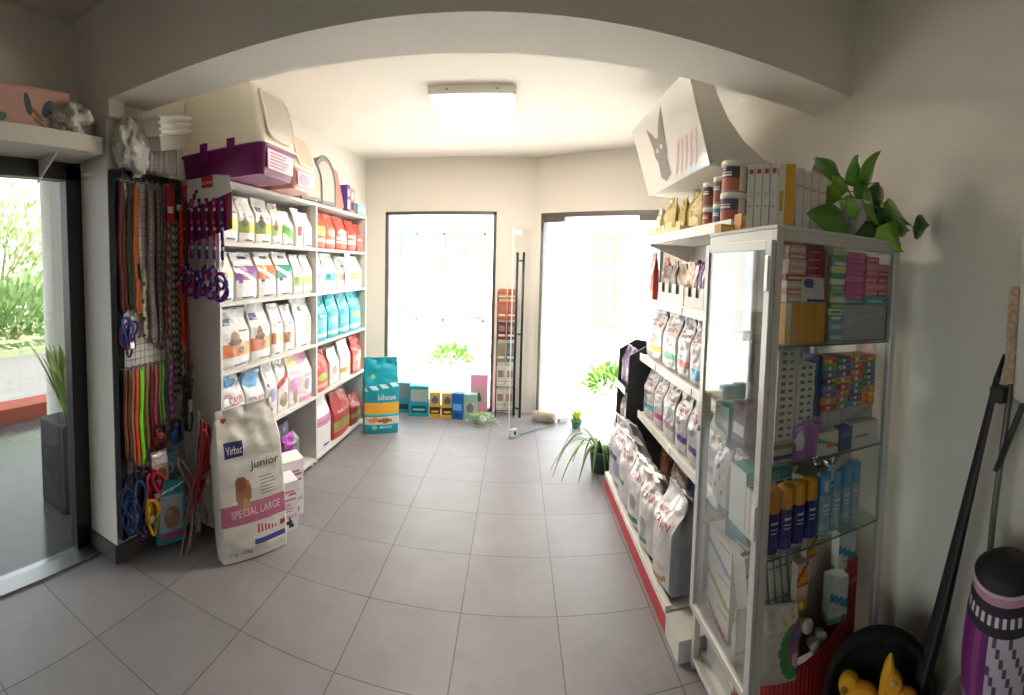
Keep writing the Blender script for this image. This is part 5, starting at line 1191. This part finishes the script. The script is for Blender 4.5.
def can(label, x, y, z, r, h, body, cap, band, group):
    t = thing('spray_can', label, 'spray can', (x, y, z), 0, group)
    m = MB(); m.lathe([(0, 0), (r, 0), (r, h * .05), (r, h * .1), (r, h * .22), (r, h * .62), (r * .96, h * .68), (r * .7, h * .7)], M(body, .3, .2), 20, mfn=lambda i, j: M('#c9c7c4', .3, .5) if j < 2 else (M(band, .3) if j == 3 else M(body, .3, .1))); m.build('can_body', t)
    m = MB(); m.lathe([(r * 1.03, h * .67), (r * 1.03, h * .94), (r * .95, h), (0, h)], M(cap, .4), 20); m.build('cap', t)
    m = MB()
    for (z0, z1) in ((.5, .54), (.42, .44), (.36, .38)): m.grid(lambda i, j: ((r + .0006) * math.cos(-2.1 + i * .12), (r + .0006) * math.sin(-2.1 + i * .12), h * (z0 + (z1 - z0) * j)), 8, 1, card('#d5d9e6'))
    m.build('label_print', t)
for k in range(4): can('blue spray can with a yellow cap at the front of the third cabinet shelf', .812 + k * .056, 1.245 + .006 * k, Z3, .0265, .215, '#27307c', '#d99a1e', '#2f3a8c', 'yellow capped spray cans')
for k in range(4): can('pale blue spray can with a sky blue cap beside the yellow capped ones', 1.04 + k * .057, 1.262 + .01 * k, Z3, .0265, .215, '#8fb4c9', '#4a9fd0', '#a9c6d4', 'sky blue capped spray cans')
# bottom compartment
crate = thing('red_basket', 'red ribbed curved basket at the bottom of the glass cabinet', 'basket', (1.045, 1.44, Z0)); RD = M('#a51f24', .5)
def bk(i, j):
    a = -PI + PI * i / 96; rr = 1 + .012 * (i % 2); x = .235 * math.cos(a) * rr; y = .215 * math.sin(a) * rr; return (x, y, .0 + .27 * j / 6 + .10 * (x / .235) * (j / 6))
m = MB(); m.grid(bk, 96, 6, RD, False); m.build('ribbed_wall', crate)
m = MB(); m.tube([bk(i, 6) for i in range(0, 97, 3)], .006, M('#8e1a1f', .5), 6); m.build('rim', crate)
m = MB(); m.poly([(.23 * math.cos(-PI + PI * i / 24), .21 * math.sin(-PI + PI * i / 24), .004) for i in range(25)], RD); m.build('basket_floor', crate)
carton('product_box', 'red panel box with small white lettering in the lower right corner of the cabinet', (1.235, 1.37, Z0), .05, .16, .50, '#b3262a', [], group=GC, gap=False, texts=(('Frontline', .1, .8, .9, .86, '#e6c8c4'),))
for k in range(7):
    carton('sachet', 'white striped sachet in the slanted row at the back of the bottom compartment', (.83 + k * .03, 1.42, Z0 + .36), .02, .12, .24, '#c6c6bc', [('r', 0, .2, 1, .24, '#6a8a74'), ('r', 0, .7, 1, .74, '#6a8a74')], top=[('r', 0, .1, 1, .3, '#3a4a40')], group='striped sachets', gap=False, rot=(0, R(-8), 0))
def seresto(label, x, y, z, h, rot=None, g='yellow and red boxes in the bottom compartment'):
    return carton('collar_box', label, (x, y, z), .05, .035, h, '#cfc4b8', [('e', .5, .72, .42, .2, '#d9a52a'), ('d', .62, .4, .06, '#c43a22'), ('r', .0, .5, 1, .56, '#d9542a')], group=g, rot=rot, gap=False)
seresto('tall white box with a yellow and red swirl, standing near the middle', .985, 1.30, Z0 + .40, .17)
seresto('white box with a yellow and red swirl behind the tall one', 1.06, 1.35, Z0 + .46, .16)
for k in range(3):
    t = thing('ointment_tube', 'small yellow and red ended tube lying above the white bag', 'tube', (.885 + k * .035, 1.31, Z0 + .37 + .018 * k), 0, 'ointment tubes', rot=(R(62), R(12), R(20)))
    MB().lathe([(0, 0), (.014, 0), (.015, .03), (.015, .06), (0, .062)], M('#d9d2c6', .4), 16, mfn=lambda i, j: M(['#d99a2a', '#d04a28', '#e0b03a'][min(j, 2)], .4)).build('tube_body', t)
    MB().lathe([(0, -.012), (.011, -.012), (.011, .0), (0, .0)], M('#e6a52c', .4), 14).build('tube_cap', t)
for k, (x, y, z) in enumerate(((.945, 1.29, Z0 + .33), (.985, 1.28, Z0 + .35), (.91, 1.30, Z0 + .31), (1.04, 1.29, Z0 + .26), (1.08, 1.30, Z0 + .27))):
    t = thing('plastic_cup', 'small white round tub lying in the heap over the red basket', 'tub', (x, y, z), 0, 'small white tubs', rot=(R(60 + 10 * k), R(20 * k), 0))
    MB().lathe([(0, 0), (.018, 0), (.022, .03), (.023, .032), (.023, .036), (0, .036)], M('#d3d0ca', .35), 18).build('tub_body', t)
    MB().lathe([(0, .036), (.024, .036), (.024, .041), (0, .041)], M('#e0ddd8', .35), 18).build('lid', t)
for (x, y, z, h, lab) in ((1.15, 1.29, Z0 + .30, .17, 'white box with a blue label and green base at the front'), (1.215, 1.33, Z0 + .44, .17, 'white box with a blue label and green base, higher and further right')):
    carton('medicine_box', lab, (x, y, z), .075, .06, h, '#ccd0cc', [('r', 0, 0, 1, .13, '#5f9a6c'), ('d', .62, -.25, .09, '#2a8aa8'), ('r', .2, .3, .5, .34, '#8a9a9c')], side=[('r', 0, 0, 1, .13, '#6aa676')], group=GC, rz=R(-12), gap=False)
MB_ = carton('medicine_box', 'plain white box hidden behind the blue labelled ones', (1.12, 1.46, Z0 + .1), .22, .12, .45, '#b8b8b0', group=GC, gap=False)
bag('treat_bag', 'white bag with a green and purple photo at the bottom left of the cabinet', (.88, 1.29, Z0 + .19), R(-20), .16, .26, .07, '#cfcac0', [('e', .88, .42, .30, .36, '#3f8a4a'), ('e', 1.02, .48, .26, .34, '#6a4a8c'), ('e', .95, .62, .12, .12, '#3a4aa8'), ('e', .95, .3, .1, .1, '#b5a8c0')], seed=401, pinch=.7, nu=24, nv=36, group=GC, cat='bag')
bag('treat_bag', 'folded cream bag behind the white one with the photo', (.83, 1.37, Z0 + .12), R(-10), .12, .29, .06, '#c4beb2', [('d', .5, .1, .02, '#a8a294')], seed=402, pinch=.6, group=GC, cat='bag')
# seen through the door
for k in range(3):
    carton('medicine_box', ['white box with a pink wave at the bottom of the stack behind the cabinet door', 'white box with a green wave in the middle of the stack behind the cabinet door', 'white box with a lilac wave on top of the stack behind the cabinet door'][k],
           (.875, 1.56, .2505 + k * .125), .20, .17, .123, '#cfccc2', [('d', .5, -.5, .12, ['#b5566a', '#8fa84a', '#8a8ab8'][k]), ('r', .5, .75, .95, .8, '#7a7a78')], rz=R(-90), group='white wave printed boxes', gap=False)
carton('medicine_box', 'steel blue box on top of the white stack behind the cabinet door', (.89, 1.50, .2505 + .378), .13, .15, .085, '#2f7a9a', top=[('r', .1, .1, .9, .9, '#4a93b0')], rz=R(-80), group=GC, gap=False)
for k, (y, z, c) in enumerate(((1.62, Z3 + .0, '#cfcaca'), (1.55, Z3 + .0, '#d3cdd0'))):
    bag('treat_bag', ['clear bag with red heart print behind the cabinet door, far side', 'clear bag with red print behind the cabinet door, near side'][k], (.83 + .04 * k, y, z), RZR, .12, .22, .07, c, [('e', .3, .3, .07, .05, '#b5343c'), ('e', .6, .5, .07, .05, '#b5343c'), ('e', .4, .65, .06, .04, '#b5343c'), ('e', .75, .25, .06, .04, '#b5343c')], seed=410 + k, kind=silver, group=GC, cat='bag')
for k, (y, z, w_, h, c, lab) in enumerate(((1.60, Z2, .12, .10, '#9ab8b4', 'pale teal box behind the cabinet door on the second shelf'), (1.46, Z2, .10, .14, '#7a5a60', 'maroon and white box behind the cabinet door on the second shelf'), (1.60, Z1, .12, .08, '#b8c4c0', 'grey green box behind the cabinet door on the top shelf'))):
    carton('medicine_box', lab, (.86, y, z), w_, .14, h, c, [('r', .1, .2, .9, .5, '#d6d4cf')], rz=RZR, group=GC, gap=False)
bag('treat_bag', 'orange packet lying on the lowest shelf of the glass cabinet', (.81, 1.34, .047), R(-70), .14, .19, .04, '#d9531f', [('a', .8, 0, 0, '#c9452a'), ('e', .5, .7, .25, .1, '#d6d2ce'), ('d', .4, .3, .05, '#e98a4a')], seed=420, lean=-.7, group=GC, cat='bag')
carton('product_box', 'flat silver grey carton on the lowest shelf of the glass cabinet', (.905, 1.55, .047), .2, .22, .2, '#b5b3ae', top=[('r', .1, .1, .9, .9, '#c3c1bc')], group=GC, gap=False)

# on top of the cabinet
TC = CT + .0125
RB = R(-32); bx = Vector((math.cos(RB), math.sin(RB), 0)); b0 = Vector((.80, 1.47, TC))
for k in range(4):
    carton('slim_box', 'tall slim white box with a red dot standing on the glass cabinet', b0 + bx * (.0265 * k), .0245, .10, .225 + .003 * k, '#d9d4cc', [('e', .5, .87, .36, .045, '#b8423c'), ('r', .3, .35, .7, .38, '#a8a49c'), ('r', .4, .5, .6, .6, '#b8b4ac')], rz=RB, group='slim white boxes with red dots', gap=False)
carton('slim_box', 'mustard yellow box with a white panel standing beside the slim white ones', b0 + bx * .125, .058, .10, .235, '#c9972a', [('r', 0, 0, .4, 1, '#cfc8ae'), ('r', .08, .3, .32, .6, '#b59a4a')], rz=RB, group='boxes on the glass cabinet', gap=False)
for k in range(4):
    carton('slim_box', 'pinkish white slim box standing right of the mustard box', b0 + bx * (.172 + .0265 * k), .0245, .10, .222 - .008 * k, '#c6b8b0', [('r', .1, .7, .9, .74, '#b58a84')], rz=RB, group='pinkish slim boxes on the glass cabinet', gap=False)
for (x, y, z, w_, h, lab) in ((.785, 1.645, 0, .06, .035, 'lower orange box at the far edge of the glass cabinet'), (.86, 1.63, 0, .06, .04, 'orange box beside the lower one on the glass cabinet'), (.86, 1.63, .041, .055, .04, 'orange box stacked on the pair at the far edge of the glass cabinet'), (.92, 1.62, .0, .05, .12, 'taller orange box behind the slim white boxes')):
    carton('small_box', lab, (x, y, TC + z), w_, .06, h, '#cf9a4a', [('r', .1, .3, .9, .7, '#e0b878')], group='orange boxes on the glass cabinet', gap=False)
t = thing('leaflet', 'pink and white striped folded leaflet leaning behind the slim boxes', 'leaflet', (1.02, 1.44, TC), 0); t.rotation_euler = (R(-6), R(22), R(-8))
m = MB(); m.box(-.07, .07, -.001, .001, .0, .30, card('#d9cfc6')); m.build('sheet', t)
for k in range(5): MB().box(-.07, .07, -.0018, -.0011, .06 + k * .05, .08 + k * .05, card('#c98f86')).build('stripe', t)
# pothos
pp = thing('pothos_plant', 'trailing green pothos in a white pot on the glass cabinet', 'plant', (1.14, 1.29, TC))
m = MB(); m.lathe([(0, 0), (.045, 0), (.058, .12), (.062, .125), (.062, .135), (.054, .135), (.05, .12), (0, .12)], M('#c9c6bf', .4), 28); m.build('pot', pp)
MB().lathe([(0, .119), (.05, .121)], M('#3f3226', .95), 16).build('soil', pp)
LFC = [M('#639a2c', .35, 0, .2, 60, .2), M('#4a7d22', .35, 0, .2, 60, .2), M('#86b83f', .35, 0, .2, 60, .2), M('#2f5a18', .35, 0, .2, 60, .2)]
leaves = [(.02, -.02, .20, 75, .13), (-.09, .0, .215, 150, .10), (-.03, .02, .17, 160, .10), (.08, -.02, .22, -75, .15), (.02, -.04, .18, -80, .13), (-.08, -.06, .035, 172, .16), (-.02, -.05, .10, 175, .11), (.06, -.06, .12, -60, .14), (.10, -.05, .14, -30, .13), (.09, -.11, .07, -10, .12), (.05, -.08, .045, -40, .13), (.12, -.19, .045, 15, .115), (.0, .0, .19, 110, .11), (.05, .02, .16, 20, .10), (-.05, .03, .14, 160, .09), (.03, -.06, .06, 230, .10), (.09, -.04, .05, -100, .10), (-.01, -.03, .13, 60, .11)]
vm = MB(); SM = M('#5f6a2c', .5)
for k, (x, y, z, ang, ln) in enumerate(leaves):
    zz = z; base = Vector((0, 0, .12)); tip = Vector((x, y, zz)); mid = (base + tip) / 2 + Vector((-.015 if k % 2 else .015, 0, .03))
    vm.tube([base, mid, tip], [.0028, .0024, .0018], SM, 6)
    a = R(ang); dx, dz = math.cos(a), math.sin(a); n_ = 8; lm = LFC[k % 4]; m = MB()
    tw = (k % 5 - 2) * .25
    def lf(i, j):
        q = j / n_; wv_ = ln * .42 * (math.sin(PI * q ** .62) ** .8) * (1 - .15 * q); s = (i - 3) / 3
        px = dx * ln * q - dz * wv_ * s; pz = dz * ln * q + dx * wv_ * s
        py = -.012 * (1 - abs(s)) + .03 * q * q * (1 if k % 2 else -1) + abs(s) * .010 + s * tw * wv_
        return (tip.x + px, tip.y + py, tip.z + pz)
    m.grid(lf, 6, n_, lm, True); o = m.build('leaf', pp); so = o.modifiers.new('thickness', 'SOLIDIFY'); so.thickness = .001
vm.build('vines', pp)

# ================================================================== SMALL RACKS AND PLANTS AT THE FAR END
br = thing('display_rack', 'small black slanted rack with purple bags behind the gondola near the door', 'rack', (.86, 3.42, 0))
BK = M('#2e3437', .5)
for y in (0, .34): MB().prism([(0.04, 0), (.42, 0), (.42, 1.02), (.16, 1.06), (.02, .98), (0, .2)], 'y', y, y + .016, BK).build('side_panel', br)
MB().box(.40, .42, .016, .34, 0, 1.02, M('#3a4a4d', .5)).build('back_panel', br)
for z in (.02, .33, .70):
    o = MB().prism([(.0, z), (.40, z - .0), (.40, z + .012), (.0, z + .012)], 'y', .016, .34, BK).build('shelf', br)
    MB().box(-.008, .0, .0, .356, z - .02, z + .035, M('#b9b5ae', .4)).build('lip', o)
for k, (z, y, c, lab) in enumerate(((.715, .10, '#8a7a86', 'grey purple bag on the top shelf of the black rack, near side'), (.715, .26, '#a08a9a', 'mauve bag on the top shelf of the black rack, far side'),
                                   (.345, .10, '#8d8a84', 'grey bag with a yellow patch in the middle of the black rack'), (.345, .26, '#8a8078', 'grey brown bag in the middle of the black rack, far side'),
                                   (.035, .10, '#9a86a8', 'lilac bag at the bottom of the black rack, near side'), (.035, .26, '#a396a6', 'lilac grey bag at the bottom of the black rack, far side'))):
    bag('food_bag', lab, (.95, 3.42 + y, z), R(-90), .15, .30 if z < .7 else .31, .12, c, [('r', .55, 0, .9, 1, '#6a3f8a'), ('e', .35, .4, .25, .12, '#b5a8b0')] if z > .7 or z < .1 else [('r', 0, .05, 1, .25, '#c9c03a'), ('e', .5, .5, .3, .15, '#b0a89c')], seed=500 + k, kind=silver, group='bags on the black rack')
# spider plant by the rack
sp_ = thing('spider_plant', 'spider plant with long arching leaves in a dark pot beside the black rack', 'plant', (.72, 3.62, 0))
m = MB(); m.lathe([(0, 0), (.07, 0), (.09, .16), (.095, .18), (.085, .18), (.08, .16), (0, .16)], M('#3c4a40', .5), 24); m.build('pot', sp_)
MB().lathe([(0, .155), (.082, .157)], M('#3a2c20', .9), 18).build('soil', sp_)
m = MB(); rs = random.Random(12)
for k in range(20):
    a = R(90 + 360 * k / 20); L = .34 * rs.uniform(.6, 1.15); u = .9 if k % 3 else 1.3
    if abs(math.cos(a)) > .75 and math.cos(a) < 0: L = .42
    if math.cos(a) > 0: L *= .45
    pts = []; wv = []
    for i in range(12):
        q = i / 11; pts.append((math.cos(a) * (.02 + L * q), math.sin(a) * (.02 + L * q) * .7, .16 + L * (1.6 * u * q - (1.6 * u + .55) * q * q)))
        ww = .012 * math.sin(PI * (.15 + .83 * q)); wv.append((-math.sin(a) * ww, math.cos(a) * ww, 0))
    m.ribbon(pts, wv, .0006, M(['#4f7a3a', '#6a944c', '#3f6a30', '#7aa656'][k % 4], .45))
m.build('leaves', sp_)
m = MB(); rs = random.Random(15)
# goods in front of the tall window
wg = 'packs standing in front of the tall window'
carton('litter_pack', 'dark teal pack nearest the turquoise bag in front of the window', (-1.20, 4.98, 0), .13, .11, .33, '#2a8f9c', [('r', 0, .5, 1, .95, '#7d8a8c'), ('r', 0, .95, 1, 1, '#1f8fa0'), ('r', .1, .12, .9, .3, '#17414e')], group=wg)
carton('litter_pack', 'wide teal pack with a grey picture panel in front of the window', (-1.02, 4.90, 0), .21, .12, .33, '#169aa8', [('r', .08, .5, .95, .9, '#a3a59c'), ('r', .1, .12, .9, .36, '#14505e'), ('r', .2, .2, .8, .26, '#7ad0d8')], group=wg, rz=R(8))
for k in range(2): carton('litter_pack', ['yellow and black pack beside the wide teal one', 'yellow and black pack beside the blue one'][k], (-.845 + .135 * k, 4.90, 0), .125, .10, .27, '#d9a92c', [('r', .1, .5, .9, .92, '#b5a88c'), ('e', .5, .7, .3, .15, '#6a5a4c'), ('r', .05, .14, .95, .42, '#3a3020'), ('r', .2, .2, .8, .28, '#e0c04a')], group=wg, rz=R(10))
carton('litter_pack', 'blue slim pack in the middle of the goods at the window', (-.585, 4.88, 0), .12, .10, .28, '#1565b0', [('r', .1, .35, .9, .6, '#5aa0dc'), ('r', .2, .1, .8, .2, '#0f4a8c')], rz=R(-6), group=wg)
carton('litter_pack', 'mint and grey pack beside the blue one at the window', (-.455, 4.90, 0), .14, .10, .27, '#8fb8a8', [('r', .1, .2, .9, .7, '#b5b8b0'), ('e', .5, .45, .3, .18, '#6f7f78')], group=wg)
carton('litter_pack', 'tall pink pack behind the mint one at the window', (-.375, 5.04, 0), .19, .09, .45, '#e79ab8', [('r', .1, .25, .9, .7, '#c9a8b0'), ('e', .4, .45, .25, .12, '#6a5a64')], group=wg)
ivy = thing('potted_plant', 'spreading leafy plant in a small white pot on the floor at the window', 'plant', (-.32, 4.72, 0))
MB().lathe([(0, 0), (.04, 0), (.055, .09), (.05, .09), (0, .08)], M('#dcd9d4', .4), 20).build('pot', ivy)
m = MB(); rs = random.Random(21); lc = [M(c, .5) for c in ('#5f9a4a', '#8fbf6a', '#3f7a38', '#a8cf86')]
for k in range(26):
    a = rs.uniform(0, 2 * PI); L = rs.uniform(.08, .19)
    for i in range(4):
        q = (i + 1) / 4; p = Vector((math.cos(a) * L * q, math.sin(a) * L * q * .7, max(.012, .09 + .09 * q - .17 * q * q))); dv = Vector((math.cos(a + rs.uniform(-1, 1)), math.sin(a + rs.uniform(-1, 1)), rs.uniform(-.2, .4))).normalized() * .045
        sd = dv.cross(Vector((0, 0, 1))).normalized() * .014; m.poly([p, p + dv * .5 - sd, p + dv, p + dv * .5 + sd], rs.choice(lc))
m.build('foliage', ivy)
# wire rack with hanging snacks
wr = thing('wire_rack', 'narrow wire display rack with hanging snack packs beside the glass door', 'rack', (-.19, 4.96, 0)); WR = M('#4a4c4e', .4, .6)
for (x, y) in ((0, 0), (.2, 0), (0, .16), (.2, .16)): MB().tube([(x, y, 0), (x, y, 1.38)], .006, WR, 8).build('pole', wr)
for z in (.08, .34, .62, .86, 1.08, 1.30):
    m = MB()
    for i in range(8): m.tube([(i * .2 / 7, 0, z), (i * .2 / 7, .16, z)], .002, WR, 4)
    m.tube([(0, 0, z), (.2, 0, z), (.2, .16, z), (0, .16, z)], .004, WR, 6, closed=True)
    for dz in (.06,): m.tube([(0, 0, z + dz), (.2, 0, z + dz)], .0025, WR, 5)
    m.build('wire_shelf', wr)
tiers = [(.085, .22, ['#c9c6bf', '#bdbab2'], 'white and grey pack on the lowest tier'), (.345, .22, ['#c4c2bc', '#d0cec8'], 'white pack on the second tier'), (.625, .19, ['#8a8a5c', '#3f6f8c'], 'pack on the third tier'),
         (.865, .18, ['#6a2430', '#5a2030'], 'maroon pack on the fourth tier'), (1.085, .18, ['#c4562c', '#b8482a'], 'orange pack on the fifth tier'), (1.305, .10, ['#d07a44', '#c96a3c'], 'small orange pack on the top tier')]
for z, h, cs, lab in tiers:
    for k in range(2):
        carton('snack_pack', lab + (', left side' if k == 0 else ', right side') + ' of the wire rack', (-.14 + k * .10, 4.985, z), .088, .05, h, cs[k], [('r', .15, .45, .85, .8, '#8f7a6c'), ('r', .1, .15, .9, .28, '#d9d2c8')], group='snack packs on the wire rack', gap=False)
# rolled mat and the small green pot by the door
rm = thing('rolled_mat', 'rolled straw coloured mat lying on the floor behind the glass door', 'mat', (.34, 4.86, .055)); rm.rotation_euler = (0, R(90), R(-20))
m = MB(); m.tube([((.05 - .0075 * t_ / 5) * math.cos(t_ * .5), (.05 - .0075 * t_ / 5) * math.sin(t_ * .5), 0) for t_ in range(2)], .001, card('#c9a878'), 4); m = MB()
m.lathe([(.02, -.12), (.055, -.12), (.055, .12), (.02, .12), (.02, -.12)], M('#cdb894', .7, 0, .3, 60), 24); m.build('roll', rm)
m = MB(); m.grid(lambda i, j: ((.022 + .006 * i / 4 + .0015 * j) * math.cos(i * .5), (.022 + .006 * i / 4 + .0015 * j) * math.sin(i * .5), .1205), 24, 1, card('#8a6a48')); m.build('spiral_edge', rm)
pot('potted_plant', 'small green pot with bright yellow green leaves on the floor in the doorway', (.66, 4.66, 0), .04, .055, .09, '#5f9a78', blades(14, .13, .02, ['#b5d84a', '#d9e65a', '#8fc04a'], .08, .6, .5), seed=5)

# ================================================================== NEAR RIGHT CORNER
pbd = thing('pet_bed', 'round black plush pet cave standing on edge with a yellow patterned cushion', 'pet bed', (1.155, 1.04, .045), R(-44))
PL = M('#0d0d0e', .95, 0, .5, 90); PLg = M('#2f2f31', .9, 0, .4, 90)
m = MB(); tl = Matrix.Rotation(R(-12), 4, 'X') @ Matrix.Rotation(R(35), 4, 'Z')
def dish(i, j):
    prof = [(0, .0), (.15, .0), (.20, -.015), (.222, -.045), (.228, -.09), (.212, -.10), (.20, -.08), (.185, -.045), (.13, -.03), (0, -.028)]
    r_, d_ = prof[j]; a = 2 * PI * i / 40
    return (r_ * .84 * math.cos(a), .05 + d_, .19 + r_ * 1.03 * math.sin(a))
m.grid(dish, 40, 9, PL, True, closed=True); m.build('shell', pbd)
YL = ['#e3a51c', '#efb62a', '#d8951a']
def petal(name, c, pts_, th, rot, mat_):
    m = MB(); n = len(pts_)
    m.prism(pts_, 'y', -th / 2, th / 2, mat_); o = m.build(name, pbd); o.location = c; o.rotation_euler = rot
    b = o.modifiers.new('soften', 'BEVEL'); b.width = th * .42; b.segments = 3; b.limit_method = 'ANGLE'; w_ = o.modifiers.new('weld', 'WELD'); w_.merge_threshold = 1e-5; o.modifiers.move(1, 0)
    return o
YM = M('#e0a41e', .8, 0, .5, 70)
el = lambda a, b, n=22, e=1.: [(a * math.copysign(abs(math.cos(2 * PI * k / n)) ** e, math.cos(2 * PI * k / n)), b * math.copysign(abs(math.sin(2 * PI * k / n)) ** e, math.sin(2 * PI * k / n))) for k in range(n)]
petal('cushion_lobe', (-.105, -.05, .25), el(.035, .04), .06, (0, 0, 0), YM)
petal('cushion_lobe', (-.055, -.06, .23), el(.05, .035), .06, (0, R(15), 0), YM)
petal('cushion_wing', (.025, -.08, .305), [(-.03, -.09), (.01, -.09), (.045, -.04), (.045, .0), (.015, .03), (-.005, .09), (-.022, .05), (-.03, .0)], .04, (0, R(4), 0), YM)
petal('cushion_wing', (.075, -.08, .225), el(.05, .045), .055, (0, R(-15), 0), YM)
petal('cushion_base', (-.01, -.06, .155), el(.13, .07), .09, (0, 0, 0), YM)
for k, (x, y, z, c) in enumerate(((-.12, -.081, 0.255, '#8a6a2a'), (-.045, -.092, 0.230, '#8a96a8'), (-.065, -.107, 0.185, '#222224'), (-.035, -.107, 0.180, '#222224'), (.0, -.107, 0.175, '#6a7cc0'), (.015, -.107, 0.170, '#5a6cb0'), (.085, -.11, 0.230, '#222224'), (.07, -.11, 0.225, '#b8b8bc'), (.035, -.102, 0.305, '#c9a85a'), (-.02, -.107, 0.215, '#b03a3a'))):
    o = MB().lathe([(0, .0), (.012, .0), (.013, .002), (.008, .004), (0, .004)], M(c, .7), 10).build('printed_patch', pbd); o.location = (x, y, z); o.rotation_euler = (R(90), 0, 0)
# stand with carrier bag at the picture edge
GS = M('#6a655f', .45, .4); BKF = M('#1c1c1e', .7, 0, .3, 80)
st = thing('metal_stand', 'slim grey metal pole stand leaning at the right wall', 'stand', (1.29, .70, 0))
MB().tube([(-.02, .04, .0), (.0, .02, .9), (.035, -.03, 1.75)], .011, GS, 10).build('pole', st)
MB().tube([(-.02, .04, .30), (.03, -.05, .30)], .006, GS, 6).build('crossbar', st)
MB().box(-.025, .03, .0, .05, 1.27, 1.32, M('#2b2a2a', .5)).build('bracket', st, .004)
MB().tube([(.0, .02, 1.05), (.03, -.10, 1.42)], .012, M('#3a3836', .5), 8).build('brace', st)
for (x, y) in ((-.06, .06), (.04, .02)): MB().tube([(-.018, .04, .08), (x, y, .0)], .008, GS, 6).build('foot', st)
lb = thing('umbrella_bag', 'long folded black fabric cover leaning diagonally against the right wall', 'cover', (1.265, .93, 0))
m = MB()
pts = [Vector((-.03, .06, .0)), Vector((-.02, .02, .2)), Vector((.0, -.05, .55)), Vector((.015, -.10, .85)), Vector((.03, -.145, 1.12)), Vector((.045, -.18, 1.34)), Vector((.05, -.20, 1.42))]
m.tube(pts, [.036, .034, .027, .02, .015, .011, .006], BKF, 10); o = m.build('cover', lb)
m = MB(); m.tube([p + Vector((-.03, -.025, .01)) for p in pts[:-1]], .006, M('#3c3b3a', .6), 6); m.build('seam_strap', lb)
hp = thing('hanging_pack', 'red and white package hanging from a wire hook high at the right wall', 'package', (1.315, .60, 1.28), R(-62))
m = MB(); tub(m, .16, .05, [(.02, 0), (0, .02), (0, .52), (.01, .56), (.02, .58)], .02, M('#d6d2cb', .4)); m.build('white_pack', hp)
m = MB(); tub(m, .12, .03, [(.01, 0), (0, .02), (0, .26), (.015, .40)], .02, M('#c41f22', .35)); o = m.build('red_panel', hp); o.location = (.03, -.02, .10)
m = MB(); tub(m, .035, .03, [(.004, 0), (0, .01), (0, .28), (.004, .3)], .01, M('#b59c86', .6, 0, .4, 60, 0, 0, 1., .3)); o = m.build('printed_strip', hp); o.location = (-.095, -.005, .06)
m = MB(); m.tube([(-.03, 0, .56), (-.035, 0, .9), (-.04, 0, 1.08), (-.02, 0, 1.16), (.02, 0, 1.19)], .003, M('#4a4846', .4, .6), 6); m.build('wire_hook', hp)
pc = thing('pet_carrier_bag', 'round purple and silver sequinned pet bag with a black opening at the picture edge', 'pet bag', (1.25, .655, .345), R(20)); pc.rotation_euler = (R(3), R(-7), R(20))
cols_ = ['#7a2f72', '#c9c3cf', '#4a3f9a', '#b0a8bc', '#8f3f86', '#2c2450']
def seq(i, j):
    if j in (0, 15): return M('#b58a9c', .6)
    if j in (12, 14): return M('#2b2330', .6)
    if j == 13: return M('#d3ccd6', .4) if i % 2 else M('#3a3048', .5)
    if j > 3 and 8 <= i % 20 <= 17: return M('#c3bcc6' if (i + j) % 4 else '#5a4a6c', .35, .2)
    if j <= 3: return M(cols_[(i * 3 + j * 2) % 6], .4, .2)
    return M('#6a1f6c' if (i // 2) % 3 else '#8a3a80', .45)
m = MB(); m.lathe([(.095 + .02 * math.sin(PI * k / 16), k * .46 / 16) for k in range(17)], M('#6a2f72'), 60, mfn=lambda i, j: seq(i, j)); m.build('patterned_body', pc)
m = MB(); m.lathe([(.095, .46), (.098, .47), (.06, .50), (0, .515)], M('#161416', .6, 0, .4, 80), 40); m.build('black_top', pc)
m = MB(); m.tube([(.096 * math.cos(a * PI / 16), .096 * math.sin(a * PI / 16), .46) for a in range(32)], .006, M('#c9b8c4', .5, 0, .5, 200), 6, closed=True); m.build('rim_piping', pc)
m = MB(); m.lathe([(0, 0), (.095, 0), (.098, .01)], M('#2b2430', .7), 40); m.build('bottom', pc)
tag(MB().box(1.12, 1.355, .50, .82, 0, .335, M('#8f8a82', .7)).build('storage_bin', None, .01), 'plain grey brown bin under the purple pet bag at the right wall', 'bin')
